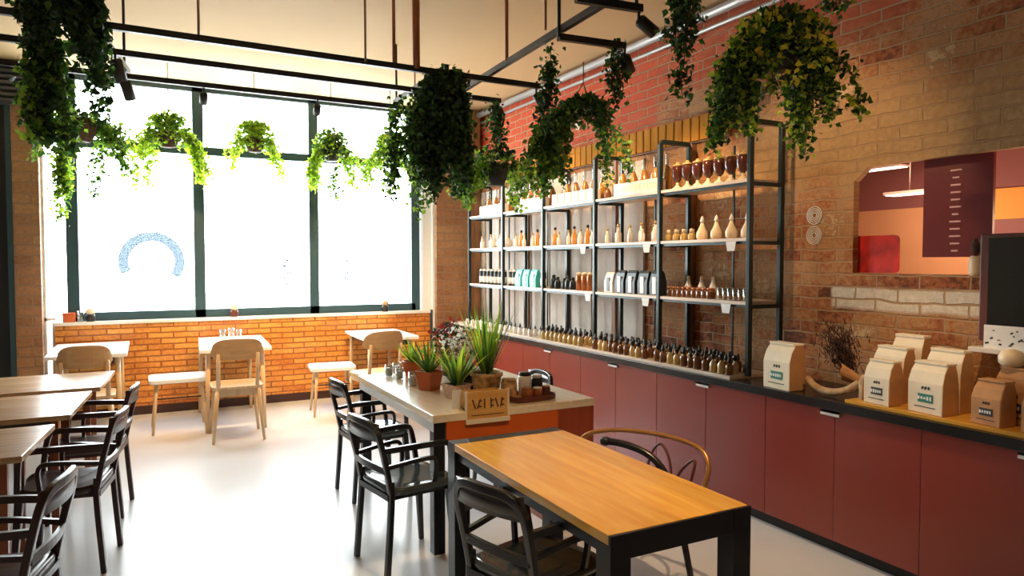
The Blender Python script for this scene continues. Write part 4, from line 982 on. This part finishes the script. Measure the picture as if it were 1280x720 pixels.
# red foliage and white flowers
def bush(name, label, loc, pot, r, z, mats, n, size, seed):
    random.seed(seed); t = thing(name, label, 'potted plant', loc, 0, 'potted plants on the long table')
    MB().lathe([(.045, 0), (.06, .09), (.064, .10), (.05, .10), (.045, .085)], 14).build('pot', M[pot], t)
    m = MB(); st = MB()
    for i in range(n):
        v = rv(1).normalized()*r*random.uniform(.3, 1); p = Vector((v.x, v.y, z+v.z*.9)); leaf(m, p, rv(1), rv(1), size*random.uniform(.6, 1.2), random.randrange(len(mats)))
        if i % 12 == 0: st.tube([(0, 0, .09), tuple(p)], .0018, 4, up=(1, 0, 0))
    m.build('leaves', [M[x] for x in mats], t); st.build('stems', M['stem'], t)
bush('potted_coleus', 'dark red leafy plant in a dark pot behind the agave', (1.97, 4.78, ZT), 'dark_pot', .15, .29, ['red_leaf', 'red_leaf', 'ivy_dark'], 240, .04, 61)
bush('potted_white_flowers', 'plant with small white blossoms between the red leaves and the snake plant', (1.93, 4.48, ZT), 'dark_pot', .15, .27, ['petal', 'petal', 'ivy_dark', 'petal'], 300, .032, 62)
# candle glasses
cg = lathed('candle_glass', 'candle', [('glass', 'clear', [(.028, 0), (.030, .004), (.030, .085), (.027, .085), (.027, .006)], 14), ('wax', 'white_gloss', [(.026, .006), (.026, .06)], 12)])
shelf_items(cg, [(1.56, 4.93, ZT, 'white candle in a clear glass by the window end of the long table', 1), (1.64, 4.99, ZT, 'white candle in a clear glass close behind the first one', 1.05), (1.59, 4.78, ZT, 'white candle in a clear glass in front of the bright succulent', .95), (1.585, 4.47, ZT, 'white candle in a clear glass beside the square terracotta pot', 1.15)], None, 'candle glasses on the long table')
# crate sign, card, jars, tray
t = thing('crate_sign', 'small wooden crate with stencilled brown lettering at the end of the long table', 'crate', (1.70, 3.58, ZT-.005), R(-2))
MB().bb((-.125, -.035, -.055), (.125, -.022, .115)).build('front_board', M['crate'], t, bevel=.002)
MB().bb((-.135, -.045, -.065), (.135, -.035, -.04)).bb((-.135, -.0345, -.066), (-.120, -.0215, .118)).bb((.120, -.0345, -.066), (.135, -.0215, .118)).build('edge_trim', M['cream_paper'], t)
MB().bb((-.12, -.021, .006), (-.108, .10, .10)).bb((.108, -.021, .006), (.12, .10, .10)).bb((-.12, .10, .006), (.12, .112, .10)).bb((-.12, -.02, .006), (.12, .10, .014)).build('box', M['crate'], t)
k = MB(); random.seed(4)
for i, x in enumerate((-.085, -.055, -.02, .02, .055, .085)):
    k.box((x, -.0365, .045), (.008, .003, .055), Matrix.Rotation((-.35, .35, 0, 0, -.3, .2)[i], 3, 'Y'))
    if i % 2: k.box((x+.008, -.0365, .06), (.018, .003, .008)); k.box((x+.008, -.0365, .03), (.018, .003, .008))
k.bb((-.10, -.0362, -.022), (.10, -.0352, -.017)); k.build('lettering', M['ink'], t)
tag(MB().box((0, 0, .055), (.055, .004, .11), Matrix.Rotation(.12, 3, 'X')).build('white_card', M['paper_white'], loc=(1.555, 3.66, ZT)), 'blank white card standing beside the crate sign', 'card')
t = thing('tray', 'low timber tray with jars on it near the end of the long table', 'tray', (2.06, 3.72, ZT), R(6))
MB().prism(rrect(.30, .20, .05, 5), .004, .014).build('base', M['crate'], t)
MB().sweep([(x, y, .02) for x, y in rrect(.30, .20, .05, 5)], rect(.008, .03), closed=True).build('rim', M['brown_case'], t)
ZY = ZT+.015
def jarx(name, lab, loc, body, lid, r, h):
    t = thing(name, lab, 'jar', loc, 0, 'jars on the tray')
    MB().lathe([(r*.9, 0), (r, .005), (r, h*.8), (r*.85, h*.88)], 14).build('body', M[body], t)
    MB().lathe([(r*.9, h*.88), (r*.9, h), (r*.8, h*1.02)], 14).build('lid', M[lid], t)
jarx('tall_jar', 'tall black and white jar at the back of the tray', (2.06, 3.77, ZY), 'white_gloss', 'black_cap', .042, .14)
jarx('tall_jar', 'dark jar with a white lid at the back of the tray', (2.14, 3.76, ZY), 'black_pouch', 'white_gloss', .036, .12)
jarx('squat_tin', 'squat copper tin at the front of the tray', (2.02, 3.67, ZY), 'copper_tin', 'copper_tin', .036, .065)
jarx('squat_tin', 'squat tin with a white lid at the front corner of the tray', (2.10, 3.68, ZY), 'copper_tin', 'white_gloss', .032, .06)
jarx('squat_tin', 'small dark tin at the far corner of the tray', (2.17, 3.70, ZY), 'brown_case', 'copper_tin', .028, .06)
jarx('woven_basket', 'small woven basket between the snake plant and the jars', (1.965, 3.80, ZT), 'patterned', 'patterned', .05, .12)
# glasses on the middle window table and things on the sill
gl = lathed('drinking_glass', 'glass', [('body', 'clear', [(.028, 0), (.032, .10), (.029, .10), (.026, .008)], 14)])
shelf_items(gl, [(.70, 7.95, .80, 'clear glass on the middle window table, by the stool', 1), (.79, 8.0, .80, 'clear glass in the middle of the three on the window table', 1.1), (.86, 7.93, .80, 'clear glass on the middle window table, by the far chair', .95)], None, 'clear glasses on the middle window table')
tag(MB().bb((-.055, -.05, 0), (.055, .05, .095)).build('sill_box', M['terracotta'], bevel=.006, loc=(-.71, WY+.035-.0, 1.005)), 'small tan box on the sill by the first window post', 'box')
def silljar(x, lab, mats=('dark_pot', 'ivory')):
    t = thing('sill_succulent', lab, 'jar', (x, WY+.005, 1.005), 0, 'little pots on the window sill')
    MB().lathe([(.034, 0), (.045, .02), (.045, .06), (.038, .07)], 14).build('pot', M[mats[0]], t)
    MB().lathe([(.02, .07), (.046, .09), (.046, .115), (.02, .14), (.004, .145)], 10).build('top', M[mats[1]], t)
silljar(-.52, 'dark little pot with a pale top on the sill by the first window post'); silljar(.86, 'little pot with a pale top on the sill past the first mullion', ('brown_case', 'ivory')); silljar(2.60, 'little pot with a mottled top on the sill near the brick corner', ('dark_pot', 'drift'))
t = thing('sill_glass', 'clear glass beside the dark little pot on the sill', 'glass', (-.61, WY+.005, 1.005)); MB().lathe([(.03, 0), (.034, .11), (.031, .11), (.028, .008)], 14).build('body', M['clear'], t)

# rows short enough to count: say which one of the row
ORD = ['first', 'second', 'third', 'fourth', 'fifth', 'sixth', 'seventh', 'eighth', 'ninth', 'tenth', 'eleventh', 'twelfth']
rows = {}
for o in COL.objects:
    if o.get('label') and 'foot of shelving' not in o['label']: rows.setdefault(o['label'], []).append(o)
for lab, os_ in rows.items():
    if 1 < len(os_) <= 12:
        for i, o in enumerate(sorted(os_, key=lambda o: o.location.y)): o['label'] = lab+', '+ORD[i]+' from near end'

# ------------------------------------------------------------------ light, sky, camera
def area(name, loc, rot, sx, sy, w, col):
    la = bpy.data.lights.new(name, 'AREA'); la.shape = 'RECTANGLE'; la.size = sx; la.size_y = sy; la.energy = w; la.color = col
    o = bpy.data.objects.new(name, la); COL.objects.link(o); o.location = loc; o.rotation_euler = rot; return o
def portal(name, loc, rot, sx, sy):
    o = area(name, loc, rot, sx, sy, 1, (1, 1, 1)); o.data.cycles.is_portal = True; return o
portal('window_daylight', (1.15, WY+.30, 2.27), (-PI/2, 0, 0), 3.9, 2.55)
la = bpy.data.lights.new('kitchen_light', 'POINT'); la.energy = 14; la.color = (1, .6, .4); la.shadow_soft_size = .1
o = bpy.data.objects.new('kitchen_light', la); COL.objects.link(o); o.location = (4.55, 2.9, 1.85)
for (x, y) in ((4.5, 1.6),):
    la = bpy.data.lights.new('kitchen_light', 'POINT'); la.energy = 14; la.color = (1, .65, .4); la.shadow_soft_size = .1
    o = bpy.data.objects.new('kitchen_light', la); COL.objects.link(o); o.location = (x, y, 1.85)

sc = bpy.context.scene
wd = bpy.data.worlds.new('sky'); sc.world = wd; wd.use_nodes = True
bg = wd.node_tree.nodes['Background']; bg.inputs[0].default_value = (.93, .97, 1, 1); bg.inputs[1].default_value = 13.0

cam = bpy.data.cameras.new('camera'); co = bpy.data.objects.new('camera', cam); COL.objects.link(co)
cam.sensor_width = 36; cam.lens = 36*873/1280; cam.clip_start = .05
co.location = (0, 0, 1.62); co.rotation_euler = (R(90-2.16), 0, R(-27.6))
sc.camera = co
sc.view_settings.view_transform = 'Standard'; sc.view_settings.look = 'None'; sc.view_settings.gamma = 1
sc.view_settings.use_curve_mapping = False
sc.view_settings.exposure = 0.42
sc.cycles.use_denoising = True
sc.cycles.max_bounces = 8; sc.cycles.transparent_max_bounces = 16
sc.cycles.sample_clamp_indirect = 6
